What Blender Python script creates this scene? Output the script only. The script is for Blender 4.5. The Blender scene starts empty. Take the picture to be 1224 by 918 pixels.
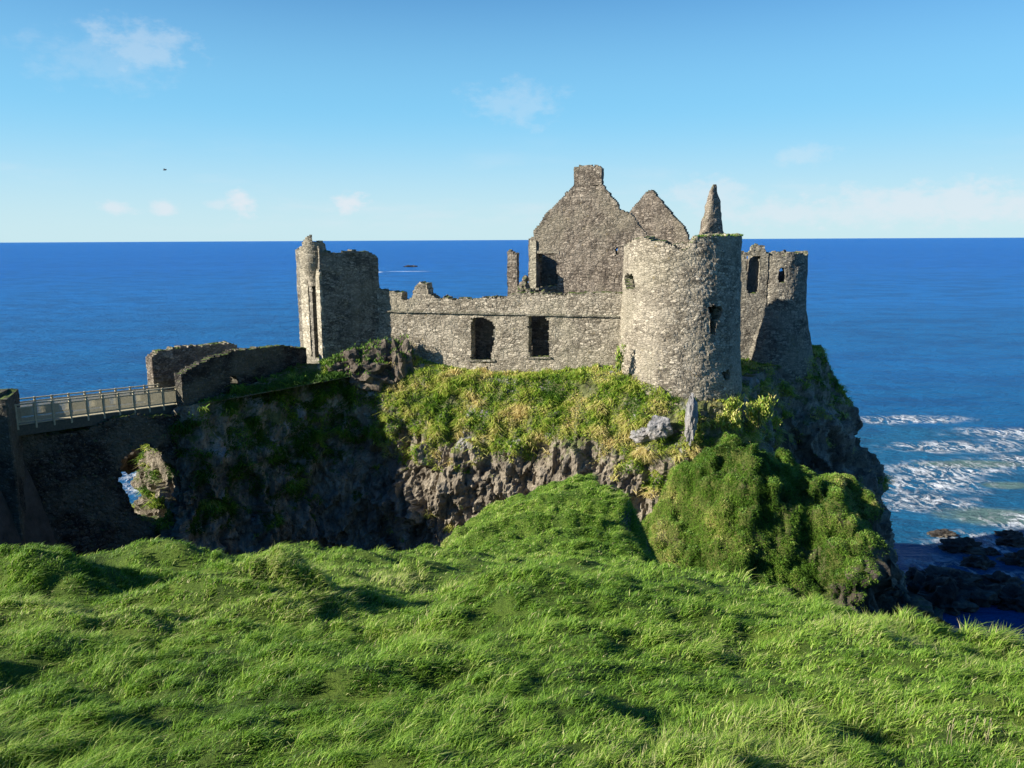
import bpy, math, random
import numpy as np
from mathutils import Matrix, Vector
R = math.radians
scene = bpy.context.scene
C = scene.collection

# ------------------------------------------------------------------ camera, sky, sun, exposure
EYE = 38.0                                   # metres above the sea
F = 960.0 / 1224.0                           # focal length / picture width
PITCH = math.atan(173 / 960.0)
ROLL = R(-0.28)
cam_d = bpy.data.cameras.new('camera')
cam = bpy.data.objects.new('camera', cam_d); C.objects.link(cam)
cam_d.sensor_width = 36.0; cam_d.lens = 36.0 * F
cam_d.clip_start = 0.1; cam_d.clip_end = 60000
CM = Matrix.Translation((0, 0, EYE)) @ Matrix.Rotation(math.pi / 2 - PITCH, 4, 'X') @ Matrix.Rotation(ROLL, 4, 'Z')
cam.matrix_world = CM
scene.camera = cam

SUN_AZ = math.atan2(-math.cos(R(19)), -math.sin(R(19)))            # horizontal direction towards the sun (from the left, a little behind)
SUN_EL = R(27)
sdir = Vector((math.sin(SUN_AZ) * math.cos(SUN_EL), math.cos(SUN_AZ) * math.cos(SUN_EL), math.sin(SUN_EL)))
sun_d = bpy.data.lights.new('sun', 'SUN'); sun = bpy.data.objects.new('sun', sun_d); C.objects.link(sun)
sun_d.energy = 5.0; sun_d.angle = R(0.55); sun_d.color = (1.0, 0.93, 0.82)
sun.rotation_euler = sdir.to_track_quat('Z', 'Y').to_euler()
sun.location = (0, 0, 120)

scene.view_settings.view_transform = 'Standard'
scene.view_settings.look = 'None'
scene.view_settings.gamma = 1
scene.view_settings.exposure = 1.0

def ray(px, py):
    v = Vector(((px - 612) / 960.0, (459 - py) / 960.0, -1.0))
    return CM.to_3x3() @ v
def at(px, py, d):
    r = ray(px, py); k = d / r.y
    return Vector((0, 0, EYE)) + r * k

w = bpy.data.worlds.new('World'); scene.world = w; w.use_nodes = True
nt = w.node_tree; N = nt.nodes; L = nt.links
bg = N['Background']; bg.inputs['Strength'].default_value = 0.064
sky = N.new('ShaderNodeTexSky'); sky.sky_type = 'NISHITA'; sky.sun_disc = False
sky.sun_elevation = SUN_EL; sky.sun_rotation = SUN_AZ
sky.air_density = 1.0; sky.dust_density = 0.3; sky.ozone_density = 2.5; sky.altitude = 40
hs = N.new('ShaderNodeHueSaturation'); hs.inputs['Saturation'].default_value = 1.42; hs.inputs['Hue'].default_value = 0.512; hs.inputs['Value'].default_value = 1.08
L.new(sky.outputs[0], hs.inputs['Color'])
tc = N.new('ShaderNodeTexCoord')
col = hs.outputs[0]
def wmath(op, a, b=None, c=None, clamp=False):
    n = N.new('ShaderNodeMath'); n.operation = op; n.use_clamp = clamp
    for i, v in enumerate((a, b, c)):
        if v is None: continue
        if isinstance(v, (int, float)): n.inputs[i].default_value = v
        else: L.new(v, n.inputs[i])
    return n.outputs[0]
def wramp(fac, a, b):
    n = N.new('ShaderNodeMapRange'); n.interpolation_type = 'SMOOTHSTEP'
    L.new(fac, n.inputs[0]); n.inputs[1].default_value = a; n.inputs[2].default_value = b
    return n.outputs[0]
sep = N.new('ShaderNodeSeparateXYZ'); L.new(tc.outputs['Generated'], sep.inputs[0])
mp = N.new('ShaderNodeMapping'); mp.inputs['Scale'].default_value = (1, 1, 4.5)
L.new(tc.outputs['Generated'], mp.inputs[0])
nz = N.new('ShaderNodeTexNoise'); nz.inputs['Scale'].default_value = 6.5; nz.inputs['Detail'].default_value = 9; nz.inputs['Roughness'].default_value = 0.58
L.new(mp.outputs[0], nz.inputs['Vector'])
# pale marine haze low over the horizon
hz = N.new('ShaderNodeMix'); hz.data_type = 'RGBA'
L.new(wmath('MULTIPLY', wramp(sep.outputs[2], 0.40, 0.06), 0.95), hz.inputs[0]); L.new(col, hz.inputs[6])
hc = N.new('ShaderNodeMix'); hc.data_type = 'RGBA'; L.new(wramp(sep.outputs[2], 0.0, 0.16), hc.inputs[0])
hc.inputs[6].default_value = (4.6, 6.4, 7.0, 1); hc.inputs[7].default_value = (2.0, 5.2, 7.6, 1); L.new(hc.outputs[2], hz.inputs[7])
col = hz.outputs[2]
# thin veil of low cloud over the horizon
band = wmath('MULTIPLY', wramp(sep.outputs[2], 0.0, 0.03), wramp(sep.outputs[2], 0.14, 0.03))
veil = wmath('MULTIPLY', wmath('MULTIPLY', wramp(nz.outputs[0], 0.50, 0.75), band), 0.28)
# small separate clouds
blobs = veil
for px, py, rx, rz_, k in ((168, 57, .046, .024, .30), (130, 70, .07, .025, .14), (140, 249, .02, .009, .6), (196, 246, .014, .009, .65), (288, 244, .017, .012, .8), (262, 243, .012, .006, .4), (415, 242, .016, .011, .8),
                         (615, 122, .05, .022, .22), (1130, 243, .16, .02, .6), (1000, 255, .12, .015, .5), (960, 187, .03, .012, .25), (850, 235, .05, .02, .4)):
    d = ray(px, py).normalized()
    m = N.new('ShaderNodeVectorMath'); m.operation = 'SUBTRACT'; L.new(tc.outputs['Generated'], m.inputs[0]); m.inputs[1].default_value = d
    m2 = N.new('ShaderNodeVectorMath'); m2.operation = 'MULTIPLY'; L.new(m.outputs[0], m2.inputs[0]); m2.inputs[1].default_value = (1 / rx, 1 / rx, 1 / rz_)
    ln = N.new('ShaderNodeVectorMath'); ln.operation = 'LENGTH'; L.new(m2.outputs[0], ln.inputs[0])
    n2 = N.new('ShaderNodeTexNoise'); n2.inputs['Scale'].default_value = 34; n2.inputs['Detail'].default_value = 7; n2.inputs['Roughness'].default_value = .6
    mp2 = N.new('ShaderNodeMapping'); mp2.inputs['Scale'].default_value = (1, 1, 1.7); L.new(tc.outputs['Generated'], mp2.inputs[0]); L.new(mp2.outputs[0], n2.inputs['Vector'])
    q = wmath('ADD', ln.outputs['Value'], wmath('MULTIPLY', wmath('SUBTRACT', n2.outputs[0], 0.5), 3.6))
    blobs = wmath('MAXIMUM', blobs, wmath('MULTIPLY', wramp(q, 1.4, 0.2), k * 1.1))
mixc = N.new('ShaderNodeMix'); mixc.data_type = 'RGBA'
L.new(blobs, mixc.inputs[0]); L.new(col, mixc.inputs[6]); mixc.inputs[7].default_value = (6.0, 6.5, 7.0, 1)
L.new(mixc.outputs[2], bg.inputs['Color'])

# ------------------------------------------------------------------ noise
_rs = np.random.RandomState(7)
_perm = _rs.permutation(256); _perm = np.concatenate([_perm, _perm, _perm])
_g = _rs.normal(size=(256, 3)); _g /= np.linalg.norm(_g, axis=1)[:, None]
def perlin(p):
    p = np.asarray(p, float); i = np.floor(p).astype(int); f = p - i; i &= 255
    u = f * f * f * (f * (f * 6 - 15) + 10)
    r = 0
    for dx in (0, 1):
        wx = u[..., 0] if dx else 1 - u[..., 0]
        for dy in (0, 1):
            wy = u[..., 1] if dy else 1 - u[..., 1]
            for dz in (0, 1):
                wz = u[..., 2] if dz else 1 - u[..., 2]
                h = _perm[_perm[_perm[(i[..., 0] + dx) & 255] + ((i[..., 1] + dy) & 255)] + ((i[..., 2] + dz) & 255)]
                g = _g[h]
                r = r + wx * wy * wz * (g[..., 0] * (f[..., 0] - dx) + g[..., 1] * (f[..., 1] - dy) + g[..., 2] * (f[..., 2] - dz))
    return r * 1.5
def fbm(p, o=4, gain=.5):
    p = np.asarray(p, float); s = 0; a = 1
    for k in range(o): s = s + a * perlin(p * 2 ** k + k * 17.3); a *= gain
    return s
def ridged(p, o=4, gain=.5):
    p = np.asarray(p, float); s = 0; a = 1
    for k in range(o): s = s + a * (1 - 2.2 * np.abs(perlin(p * 2 ** k + k * 11.7))); a *= gain
    return s / 2
def cells(p):
    """distance to the nearest and second nearest feature point"""
    p = np.asarray(p, float); i = np.floor(p).astype(int)
    d1 = np.full(p.shape[:-1], 9.0); d2 = d1.copy(); idv = np.zeros(p.shape[:-1])
    for dx in (-1, 0, 1):
        for dy in (-1, 0, 1):
            for dz in (-1, 0, 1):
                c = i + np.array((dx, dy, dz)); m = c & 255
                h = _perm[_perm[_perm[m[..., 0]] + m[..., 1]] + m[..., 2]]
                q = c + 0.5 + _g[h] * .55
                d = np.linalg.norm(p - q, axis=-1)
                n = d < d1
                d2 = np.where(n, d1, np.minimum(d2, d)); idv = np.where(n, h / 255.0, idv); d1 = np.where(n, d, d1)
    return d1, d2, idv
def sstep(x, a, b):
    t = np.clip((np.asarray(x, float) - a) / (b - a), 0, 1); return t * t * (3 - 2 * t)
def vec(*a): return np.stack(np.broadcast_arrays(*a), -1)

# ------------------------------------------------------------------ object helpers
def tag(o, label=None, cat=None, group=None, kind=None):
    if label: o['label'] = label
    if cat: o['category'] = cat
    if group: o['group'] = group
    if kind: o['kind'] = kind
    return o
def thing(name, label, cat, loc=(0, 0, 0), group=None):
    o = bpy.data.objects.new(name, None); C.objects.link(o); o.location = loc; o.empty_display_size = .5
    return tag(o, label, cat, group)
def mesh_np(name, V, F4=None, F3=None, mat=None, parent=None, smooth=True, attrs=None):
    V = np.asarray(V, np.float32)
    me = bpy.data.meshes.new(name)
    off = np.zeros(3)
    if parent is not None: off = np.array(parent.location)
    me.vertices.add(len(V)); me.vertices.foreach_set('co', (V - off).astype(np.float32).ravel())
    n4 = 0 if F4 is None else len(F4); n3 = 0 if F3 is None else len(F3)
    idx = []; tot = []
    if n4: idx.append(np.asarray(F4).ravel()); tot.append(np.full(n4, 4))
    if n3: idx.append(np.asarray(F3).ravel()); tot.append(np.full(n3, 3))
    idx = np.concatenate(idx).astype(np.int32); tot = np.concatenate(tot).astype(np.int32)
    st = np.concatenate([[0], np.cumsum(tot)[:-1]]).astype(np.int32)
    me.loops.add(len(idx)); me.loops.foreach_set('vertex_index', idx)
    me.polygons.add(len(tot)); me.polygons.foreach_set('loop_start', st)
    me.polygons.foreach_set('use_smooth', np.full(len(tot), smooth))
    for k, v in (attrs or {}).items():
        a = me.attributes.new(k, 'FLOAT', 'POINT'); a.data.foreach_set('value', np.asarray(v, np.float32))
    me.update(calc_edges=True); me.validate()
    if mat: me.materials.append(mat)
    o = bpy.data.objects.new(name, me); C.objects.link(o)
    if parent is not None: o.parent = parent
    return o
def grid_faces(nu, nv, wrap_u=False):
    a = np.arange(nu * nv).reshape(nu, nv)
    if wrap_u: a = np.concatenate([a, a[:1]], 0)
    return np.stack([a[:-1, :-1], a[1:, :-1], a[1:, 1:], a[:-1, 1:]], -1).reshape(-1, 4)
def normals(V, F4):
    n = np.zeros_like(V); fn = np.cross(V[F4[:, 1]] - V[F4[:, 0]], V[F4[:, 3]] - V[F4[:, 0]])
    for k in range(4): np.add.at(n, F4[:, k], fn)
    return n / (np.linalg.norm(n, axis=1)[:, None] + 1e-9)
class MB:
    def __init__(s): s.v = []; s.f = []
    def add(s, vs, fs):
        b = len(s.v); s.v += [tuple(v) for v in vs]; s.f += [tuple(b + i for i in f) for f in fs]
    def beam(s, a, b, wd, ht, up=(0, 0, 1)):
        a = Vector(a); b = Vector(b); d = (b - a).normalized(); up = Vector(up)
        sd = d.cross(up)
        if sd.length < 1e-3: sd = Vector((1, 0, 0))
        sd.normalize(); u = sd.cross(d).normalized()
        vs = [p + sd * x * wd / 2 + u * y * ht / 2 for p in (a, b) for x, y in ((-1, -1), (1, -1), (1, 1), (-1, 1))]
        s.add(vs, [(0, 1, 2, 3), (7, 6, 5, 4), (0, 4, 5, 1), (1, 5, 6, 2), (2, 6, 7, 3), (3, 7, 4, 0)])
    def build(s, name, mat, parent=None):
        me = bpy.data.meshes.new(name); off = Vector(parent.location) if parent else Vector((0, 0, 0))
        me.from_pydata([Vector(v) - off for v in s.v], [], s.f); me.materials.append(mat)
        o = bpy.data.objects.new(name, me); C.objects.link(o)
        if parent: o.parent = parent
        return o

# ------------------------------------------------------------------ materials
class MT:
    def __init__(s, name):
        s.m = bpy.data.materials.new(name); s.m.use_nodes = True; s.t = s.m.node_tree
        s.b = s.t.nodes['Principled BSDF']; s.b.inputs['Specular IOR Level'].default_value = 0.25
        s.b.inputs['Roughness'].default_value = .9
    def n(s, t, **k):
        x = s.t.nodes.new(t)
        for a, b in k.items(): setattr(x, a, b)
        return x
    def l(s, a, b): s.t.links.new(a, b)
    def val(s, sock, v):
        if isinstance(v, (int, float, tuple)): sock.default_value = v
        else: s.l(v, sock)
    def co(s, scale=(1, 1, 1), kind='Object'):
        c = s.n('ShaderNodeTexCoord'); m = s.n('ShaderNodeMapping'); m.inputs['Scale'].default_value = scale
        s.l(c.outputs[kind], m.inputs[0]); return m.outputs[0]
    def noise(s, v, sc, det=5, ro=.55, dist=0):
        x = s.n('ShaderNodeTexNoise'); x.inputs['Scale'].default_value = sc; x.inputs['Detail'].default_value = det
        x.inputs['Roughness'].default_value = ro; x.inputs['Distortion'].default_value = dist; s.l(v, x.inputs['Vector']); return x.outputs[0]
    def vor(s, v, sc, feat='F1', out=0):
        x = s.n('ShaderNodeTexVoronoi'); x.feature = feat; x.inputs['Scale'].default_value = sc; s.l(v, x.inputs['Vector']); return x.outputs[out]
    def ramp(s, f, stops, interp='LINEAR'):
        x = s.n('ShaderNodeValToRGB'); x.color_ramp.interpolation = interp; e = x.color_ramp.elements
        while len(e) < len(stops): e.new(.5)
        for i, (p, c) in enumerate(stops): e[i].position = p; e[i].color = (*c, 1) if len(c) == 3 else c
        s.val(x.inputs[0], f); return x.outputs[0]
    def mr(s, f, a, b, c=0, d=1):
        x = s.n('ShaderNodeMapRange'); x.interpolation_type = 'SMOOTHSTEP'; s.val(x.inputs[0], f)
        for i, v in enumerate((a, b, c, d)): x.inputs[i + 1].default_value = v
        return x.outputs[0]
    def mix(s, f, a, b, mode='MIX'):
        x = s.n('ShaderNodeMix'); x.data_type = 'RGBA'; x.blend_type = mode
        for i, v in ((0, f), (6, a), (7, b)):
            if isinstance(v, tuple) and len(v) == 3: v = (*v, 1)
            s.val(x.inputs[i], v)
        return x.outputs[2]
    def math(s, op, a, b=0, c=0):
        x = s.n('ShaderNodeMath'); x.operation = op
        for i, v in enumerate((a, b, c)): s.val(x.inputs[i], v)
        return x.outputs[0]
    def bump(s, h, st, dist, nrm=None):
        x = s.n('ShaderNodeBump'); x.inputs['Strength'].default_value = st; x.inputs['Distance'].default_value = dist
        s.l(h, x.inputs['Height'])
        if nrm: s.l(nrm, x.inputs['Normal'])
        return x.outputs[0]

def stone_mat(name, base, alt, pale, sc=3.6, pal=.5, moss=None):
    m = MT(name); v = m.co((.85, .85, 1.75)); v0 = m.co()
    wv = m.n('ShaderNodeVectorMath'); wv.operation = 'ADD'
    nn = m.n('ShaderNodeTexNoise'); nn.inputs['Scale'].default_value = 2.5; m.l(v0, nn.inputs['Vector'])
    sc_ = m.n('ShaderNodeVectorMath'); sc_.operation = 'SCALE'; sc_.inputs['Scale'].default_value = .16; m.l(nn.outputs[1], sc_.inputs[0])
    m.l(v, wv.inputs[0]); m.l(sc_.outputs[0], wv.inputs[1]); v = wv.outputs[0]
    cellc = m.vor(v, sc, 'F1', 1); edge = m.vor(v, sc, 'DISTANCE_TO_EDGE', 0); f1 = m.vor(v, sc, 'F1', 0)
    sepc = m.n('ShaderNodeSeparateColor'); m.l(cellc, sepc.inputs[0])
    c = m.ramp(sepc.outputs[0], [(0, tuple(x * .45 for x in base)), (.28, base), (.6, alt), (.88, tuple(x * 1.1 for x in pale)), (1, tuple(x * 1.45 for x in pale))])
    bigc = m.n('ShaderNodeSeparateColor'); m.l(m.vor(v, sc * .42, 'F1', 1), bigc.inputs[0])
    c = m.mix(m.mr(bigc.outputs[0], .62, .8, 0, .55), c, tuple(x * .55 for x in base)); c = m.mix(m.mr(bigc.outputs[1], .75, .85, 0, .5), c, tuple(min(1, x * 1.2) for x in pale))
    mort = m.mr(edge, .02, .09)
    c = m.mix(mort, tuple(x * .5 for x in base), c)
    big = m.noise(v0, .45, 5, .6)
    c = m.mix(m.mr(big, .42, .62, 0, pal), c, pale)
    c = m.mix(m.mr(m.noise(v0, 1.1, 6, .7), .58, .7, 0, .55), c, tuple(x * .45 for x in base))
    stv = m.co((1.3, 1.3, .16)); c = m.mix(m.mr(m.noise(stv, 1.4, 5, .65), .5, .66, 0, .5), c, tuple(x * .5 for x in base))
    c = m.mix(m.mr(m.noise(v0, .22, 3, .5), .48, .6, 0, .3), c, (.24, .22, .15))
    lich = m.noise(v0, 7, 4, .7)
    c = m.mix(m.mr(lich, .6, .7, 0, .5), c, (.42, .40, .34))
    c = m.mix(m.mr(m.noise(v0, 2.1, 5, .7), .62, .72, 0, .45), c, (.30, .22, .07))
    pits = m.mr(m.noise(v0, 9, 3, .6), .36, .30)
    c = m.mix(m.math('MULTIPLY', pits, .85), c, (.03, .027, .022))
    c = m.mix(m.mr(m.noise(v0, 5.5, 2, .5), .56, .68, 0, .45), c, tuple(min(1, x * 1.35) for x in pale))
    if moss:
        g = m.n('ShaderNodeNewGeometry'); sx = m.n('ShaderNodeSeparateXYZ'); m.l(g.outputs['Normal'], sx.inputs[0])
        f = m.math('MULTIPLY', m.mr(sx.outputs[2], .35, .75), m.mr(m.noise(v0, 2.0, 4), .38, .5))
        c = m.mix(f, c, (.07, .10, .02))
    m.l(c, m.b.inputs['Base Color'])
    h = m.math('ADD', m.math('MULTIPLY', m.mr(edge, 0, .16), .7), m.math('MULTIPLY', sepc.outputs[1], .45))
    h = m.math('ADD', h, m.math('MULTIPLY', m.noise(v0, 16, 5, .65), .8))
    h = m.math('SUBTRACT', h, m.math('MULTIPLY', pits, .9))
    m.l(m.bump(h, .8, .05), m.b.inputs['Normal'])
    return m.m
M_stone = stone_mat('rubble_stone', (.235, .202, .15), (.31, .27, .203), (.39, .345, .265), moss=True)
M_stone_b = stone_mat('rubble_stone_brown', (.16, .13, .10), (.225, .187, .144), (.285, .243, .19), pal=.4, moss=True)
M_stone_g = stone_mat('rubble_stone_grey', (.155, .137, .108), (.21, .188, .15), (.285, .26, .205), sc=4.2, pal=.4, moss=True)
M_ashlar = stone_mat('dressed_stone', (.30, .265, .19), (.35, .31, .23), (.42, .38, .29), sc=2.2, pal=.6)
M_shadestone = stone_mat('shade_darkened_masonry', (.030, .026, .022), (.048, .042, .036), (.085, .075, .06), pal=.2, moss=True)  # stone colour lowered to deepen the shade on the gorge walls

def leaf_mat(name, stops, trans=.3, rough=.55, backs=None, patch=None):
    m = MT(name); a = m.n('ShaderNodeAttribute'); a.attribute_name = 'tint'
    c = m.ramp(a.outputs['Fac'], stops)
    if patch:
        c = m.mix(m.mr(m.noise(m.co(), patch[0], 5, .6), .45, .6, 0, patch[1]), c, patch[2])
    m.l(c, m.b.inputs['Base Color']); m.b.inputs['Roughness'].default_value = rough
    m.b.inputs['Specular IOR Level'].default_value = .3
    tr = m.n('ShaderNodeBsdfTranslucent'); m.l(c, tr.inputs[0])
    ms = m.n('ShaderNodeMixShader'); ms.inputs[0].default_value = trans
    m.l(m.b.outputs[0], ms.inputs[1]); m.l(tr.outputs[0], ms.inputs[2])
    m.l(ms.outputs[0], m.t.nodes['Material Output'].inputs[0]); return m.m
M_blade = leaf_mat('green_grass_blades', [(0, (.05, .11, .012)), (.35, (.13, .265, .024)), (.65, (.27, .43, .05)), (.85, (.42, .50, .12)), (1, (.54, .49, .26))], trans=.42)
M_cliffblade = leaf_mat('coarse_cliff_grass_blades', [(0, (.05, .12, .01)), (.3, (.17, .31, .025)), (.58, (.40, .47, .07)), (1, (.68, .56, .24))], trans=.3)
M_moundblade = leaf_mat('mound_grass_blades', [(0, (.035, .085, .008)), (.45, (.11, .23, .022)), (.8, (.24, .37, .05)), (1, (.46, .42, .14))], trans=.25)

def ground_mat():
    m = MT('turf'); v = m.co()
    c = m.ramp(m.noise(v, 1.3, 7, .65), [(.3, (.03, .06, .008)), (.5, (.09, .15, .016)), (.7, (.18, .25, .035))])
    g = m.n('ShaderNodeNewGeometry'); sx = m.n('ShaderNodeSeparateXYZ'); m.l(g.outputs['Normal'], sx.inputs[0])
    rock = m.ramp(m.noise(v, .9, 8, .7), [(.3, (.04, .034, .028)), (.6, (.12, .10, .08))])
    c = m.mix(m.mr(sx.outputs[2], .42, .62), rock, c)
    m.l(c, m.b.inputs['Base Color'])
    m.l(m.bump(m.noise(v, 9, 8, .75), 1, .12), m.b.inputs['Normal']); return m.m
M_turf = ground_mat()
def rock_mat(name, dark, mid, light, green=.8, scree=(.36, .35, .34)):
    m = MT(name); v = m.co((1, 1, .65)); v0 = m.co()
    n1 = m.noise(v, .7, 9, .66, .6)
    c = m.ramp(n1, [(.3, dark), (.46, mid), (.6, light), (.72, mid)])
    c = m.mix(m.mr(m.noise(v0, 4, 7, .7), .52, .66, 0, .6), c, tuple(x * .5 for x in dark))
    c = m.mix(m.mr(m.noise(v0, .33, 3, .6), .5, .62, 0, .35), c, (.25, .21, .15))
    ew = m.vor(v, 1.25, 'DISTANCE_TO_EDGE', 0)
    g = m.n('ShaderNodeNewGeometry'); sx = m.n('ShaderNodeSeparateXYZ'); m.l(g.outputs['Normal'], sx.inputs[0])
    a = m.n('ShaderNodeAttribute'); a.attribute_name = 'grassy'
    f = m.math('ADD', m.math('MULTIPLY', sx.outputs[2], .5), m.math('MULTIPLY', a.outputs['Fac'], .9))
    f = m.math('ADD', f, m.math('MULTIPLY', m.math('SUBTRACT', m.noise(v0, 1.2, 6, .65), .5), 1.4))
    gc = m.ramp(m.noise(v0, 2.2, 6, .7), [(.3, (.035, .06, .01)), (.5, (.09, .12, .02)), (.7, (.2, .19, .06))])
    gc = m.mix(m.mr(m.noise(v0, .5, 4, .6), .56, .64, 0, .85), gc, scree)
    c = m.mix(m.math('MULTIPLY', m.mr(f, .55, .8), green), c, gc)
    m.l(c, m.b.inputs['Base Color'])
    h = m.math('ADD', m.noise(v, 1.6, 10, .72, .5), m.math('MULTIPLY', m.mr(ew, 0, .15), .08))
    m.l(m.bump(h, 1, .45), m.b.inputs['Normal']); return m.m
M_rock = rock_mat('basalt_cliff', (.055, .046, .035), (.21, .178, .132), (.37, .32, .24))
M_outcrop = rock_mat('dark_brown_outcrop', (.03, .025, .02), (.11, .09, .07), (.20, .165, .125), green=.9)
M_darkrock = rock_mat('wet_and_shade_dark_rock', (.02, .018, .016), (.045, .04, .035), (.08, .07, .06), green=.0)
M_moundsoil = rock_mat('mound_soil', (.05, .045, .03), (.10, .085, .06), (.16, .13, .10), green=1.0, scree=(.12, .12, .05))

def sea_mat():
    m = MT('sea_water'); v = m.co()
    d = m.n('ShaderNodeVectorMath'); d.operation = 'LENGTH'; m.l(v, d.inputs[0]); dist = d.outputs['Value']
    deep = m.ramp(m.mr(dist, 60, 1400), [(0, (.006, .125, .30)), (.3, (.006, .145, .42)), (1, (.004, .12, .43))])
    vw = m.co((.03, .05, 1)); deep = m.mix(m.mr(m.noise(vw, 1.0, 10, .75), .44, .58, 0, .6), deep, (.004, .07, .22))
    vs = m.n('ShaderNodeMapping'); vs.inputs['Scale'].default_value = (.0012, .006, 1); m.l(v, vs.inputs[0])
    deep = m.mix(m.mr(m.noise(vs.outputs[0], 1.0, 5, .6), .45, .65, 0, .22), deep, (.01, .17, .50))
    # shallow shelf east of the headland: distance to a few shelf centres
    def spot(x, y, rx, ry, sc=.06, amp=1.6, a=1.1, b=.5):
        mp_ = m.n('ShaderNodeVectorMath'); mp_.operation = 'SUBTRACT'; m.l(v, mp_.inputs[0]); mp_.inputs[1].default_value = (x, y, 0)
        ms = m.n('ShaderNodeVectorMath'); ms.operation = 'MULTIPLY'; m.l(mp_.outputs[0], ms.inputs[0]); ms.inputs[1].default_value = (1 / rx, 1 / ry, 0)
        ln = m.n('ShaderNodeVectorMath'); ln.operation = 'LENGTH'; m.l(ms.outputs[0], ln.inputs[0])
        q = m.math('ADD', ln.outputs['Value'], m.math('MULTIPLY', m.math('SUBTRACT', m.noise(v, sc, 7, .65), .5), amp))
        return m.mr(q, a, b)
    shal = m.math('MAXIMUM', spot(72, 118, 50, 58), spot(-35, 118, 22, 26))
    c = m.mix(m.math('MULTIPLY', shal, .75), deep, (.015, .14, .26))
    bed = m.math('MULTIPLY', m.mr(m.noise(v, .11, 8, .65), .46, .62), shal)
    c = m.mix(m.math('MULTIPLY', bed, .55), c, (.010, .075, .16))
    shelf = m.math('MAXIMUM', spot(66.5, 106, 9, 4.2, .3, 1.0), spot(77, 120, 5, 2.2, .3, .9))
    shelf = m.math('MAXIMUM', shelf, spot(78, 132, 10, 3, .3, .9))
    c = m.mix(m.math('MULTIPLY', shelf, .8), c, (.14, .22, .17))
    # breaking foam, laced
    fm = spot(84, 166, 15, 5, .12, 1.4, 1.1, .35)
    for x, y, rx, ry, am in ((105, 146, 20, 6, 1.6), (66, 122, 12, 7, 1.8), (98, 154, 14, 5, 1.6), (80, 143, 14, 5, 1.8), (72, 128, 12, 6, 2.0), (90, 133, 14, 6, 2.0), (60, 112, 9, 5, 2.2), (72, 104, 9, 6, 2.2), (58, 96, 7, 5, 2.2), (50, 88, 7, 5, 2.2), (56, 84, 8, 4, 2.0), (-56, 126, 11, 11, 1.1)):
        fm = m.math('MAXIMUM', fm, spot(x, y, rx, ry, .14, am, 1.1, .35))
    vlac = m.co((.75, .4, 1)); lace = m.mr(m.noise(vlac, .55, 9, .72, 1.5), .47, .58)
    rid = m.mr(m.vor(vlac, .45, 'DISTANCE_TO_EDGE', 0), .11, .0)
    lace = m.math('MAXIMUM', lace, m.math('MULTIPLY', rid, m.mr(m.noise(v, .8, 5, .7), .42, .55)))
    foam = m.math('MULTIPLY', fm, lace)
    farfoam = m.math('MULTIPLY', spot(-165, 970, 13, 22, .02, .3, 1.0, .6), .9)
    farfoam = m.math('MAXIMUM', farfoam, m.math('MULTIPLY', spot(-125, 990, 30, 9, .05, .7), .5))
    foam = m.math('MAXIMUM', foam, farfoam)
    caps = m.mr(m.noise(m.co((.02, .07, 1)), 1.3, 9, .75), .735, .77); foam = m.math('MAXIMUM', foam, m.math('MULTIPLY', caps, .7))
    c = m.mix(foam, c, (.80, .84, .86))
    m.l(c, m.b.inputs['Base Color'])
    m.l(m.mr(foam, 0, 1, .3, .9), m.b.inputs['Roughness']); m.b.inputs['Specular IOR Level'].default_value = .05
    m.b.inputs['IOR'].default_value = 1.2
    wv1 = m.noise(m.co((.10, .26, 1)), 1.0, 6, .62); wv2 = m.noise(m.co((.5, 1.1, 1)), 1.0, 6, .65)
    h = m.math('ADD', m.math('MULTIPLY', wv1, 4.2), m.math('ADD', m.math('MULTIPLY', wv2, 1.3), m.math('MULTIPLY', foam, .8)))
    m.l(m.bump(h, 1.0, 1.0), m.b.inputs['Normal']); return m.m
M_sea = sea_mat()
def simple(name, c1, c2, sc=8, rough=.7, metal=0, bump=.02):
    m = MT(name); v = m.co(); m.l(m.ramp(m.noise(v, sc, 6, .65), [(.35, c1), (.65, c2)]), m.b.inputs['Base Color'])
    m.b.inputs['Roughness'].default_value = rough; m.b.inputs['Metallic'].default_value = metal
    m.l(m.bump(m.noise(v, sc * 3, 5, .6), .6, bump), m.b.inputs['Normal']); return m.m
M_wood = simple('weathered_timber', (.30, .27, .18), (.42, .38, .26))
M_dwood = simple('dark_bridge_timber', (.05, .055, .045), (.09, .09, .07))
M_pale = simple('pale_concrete', (.42, .42, .40), (.55, .55, .52))
M_bird = simple('dark_bird_feathers', (.06, .06, .065), (.10, .10, .11))

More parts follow.
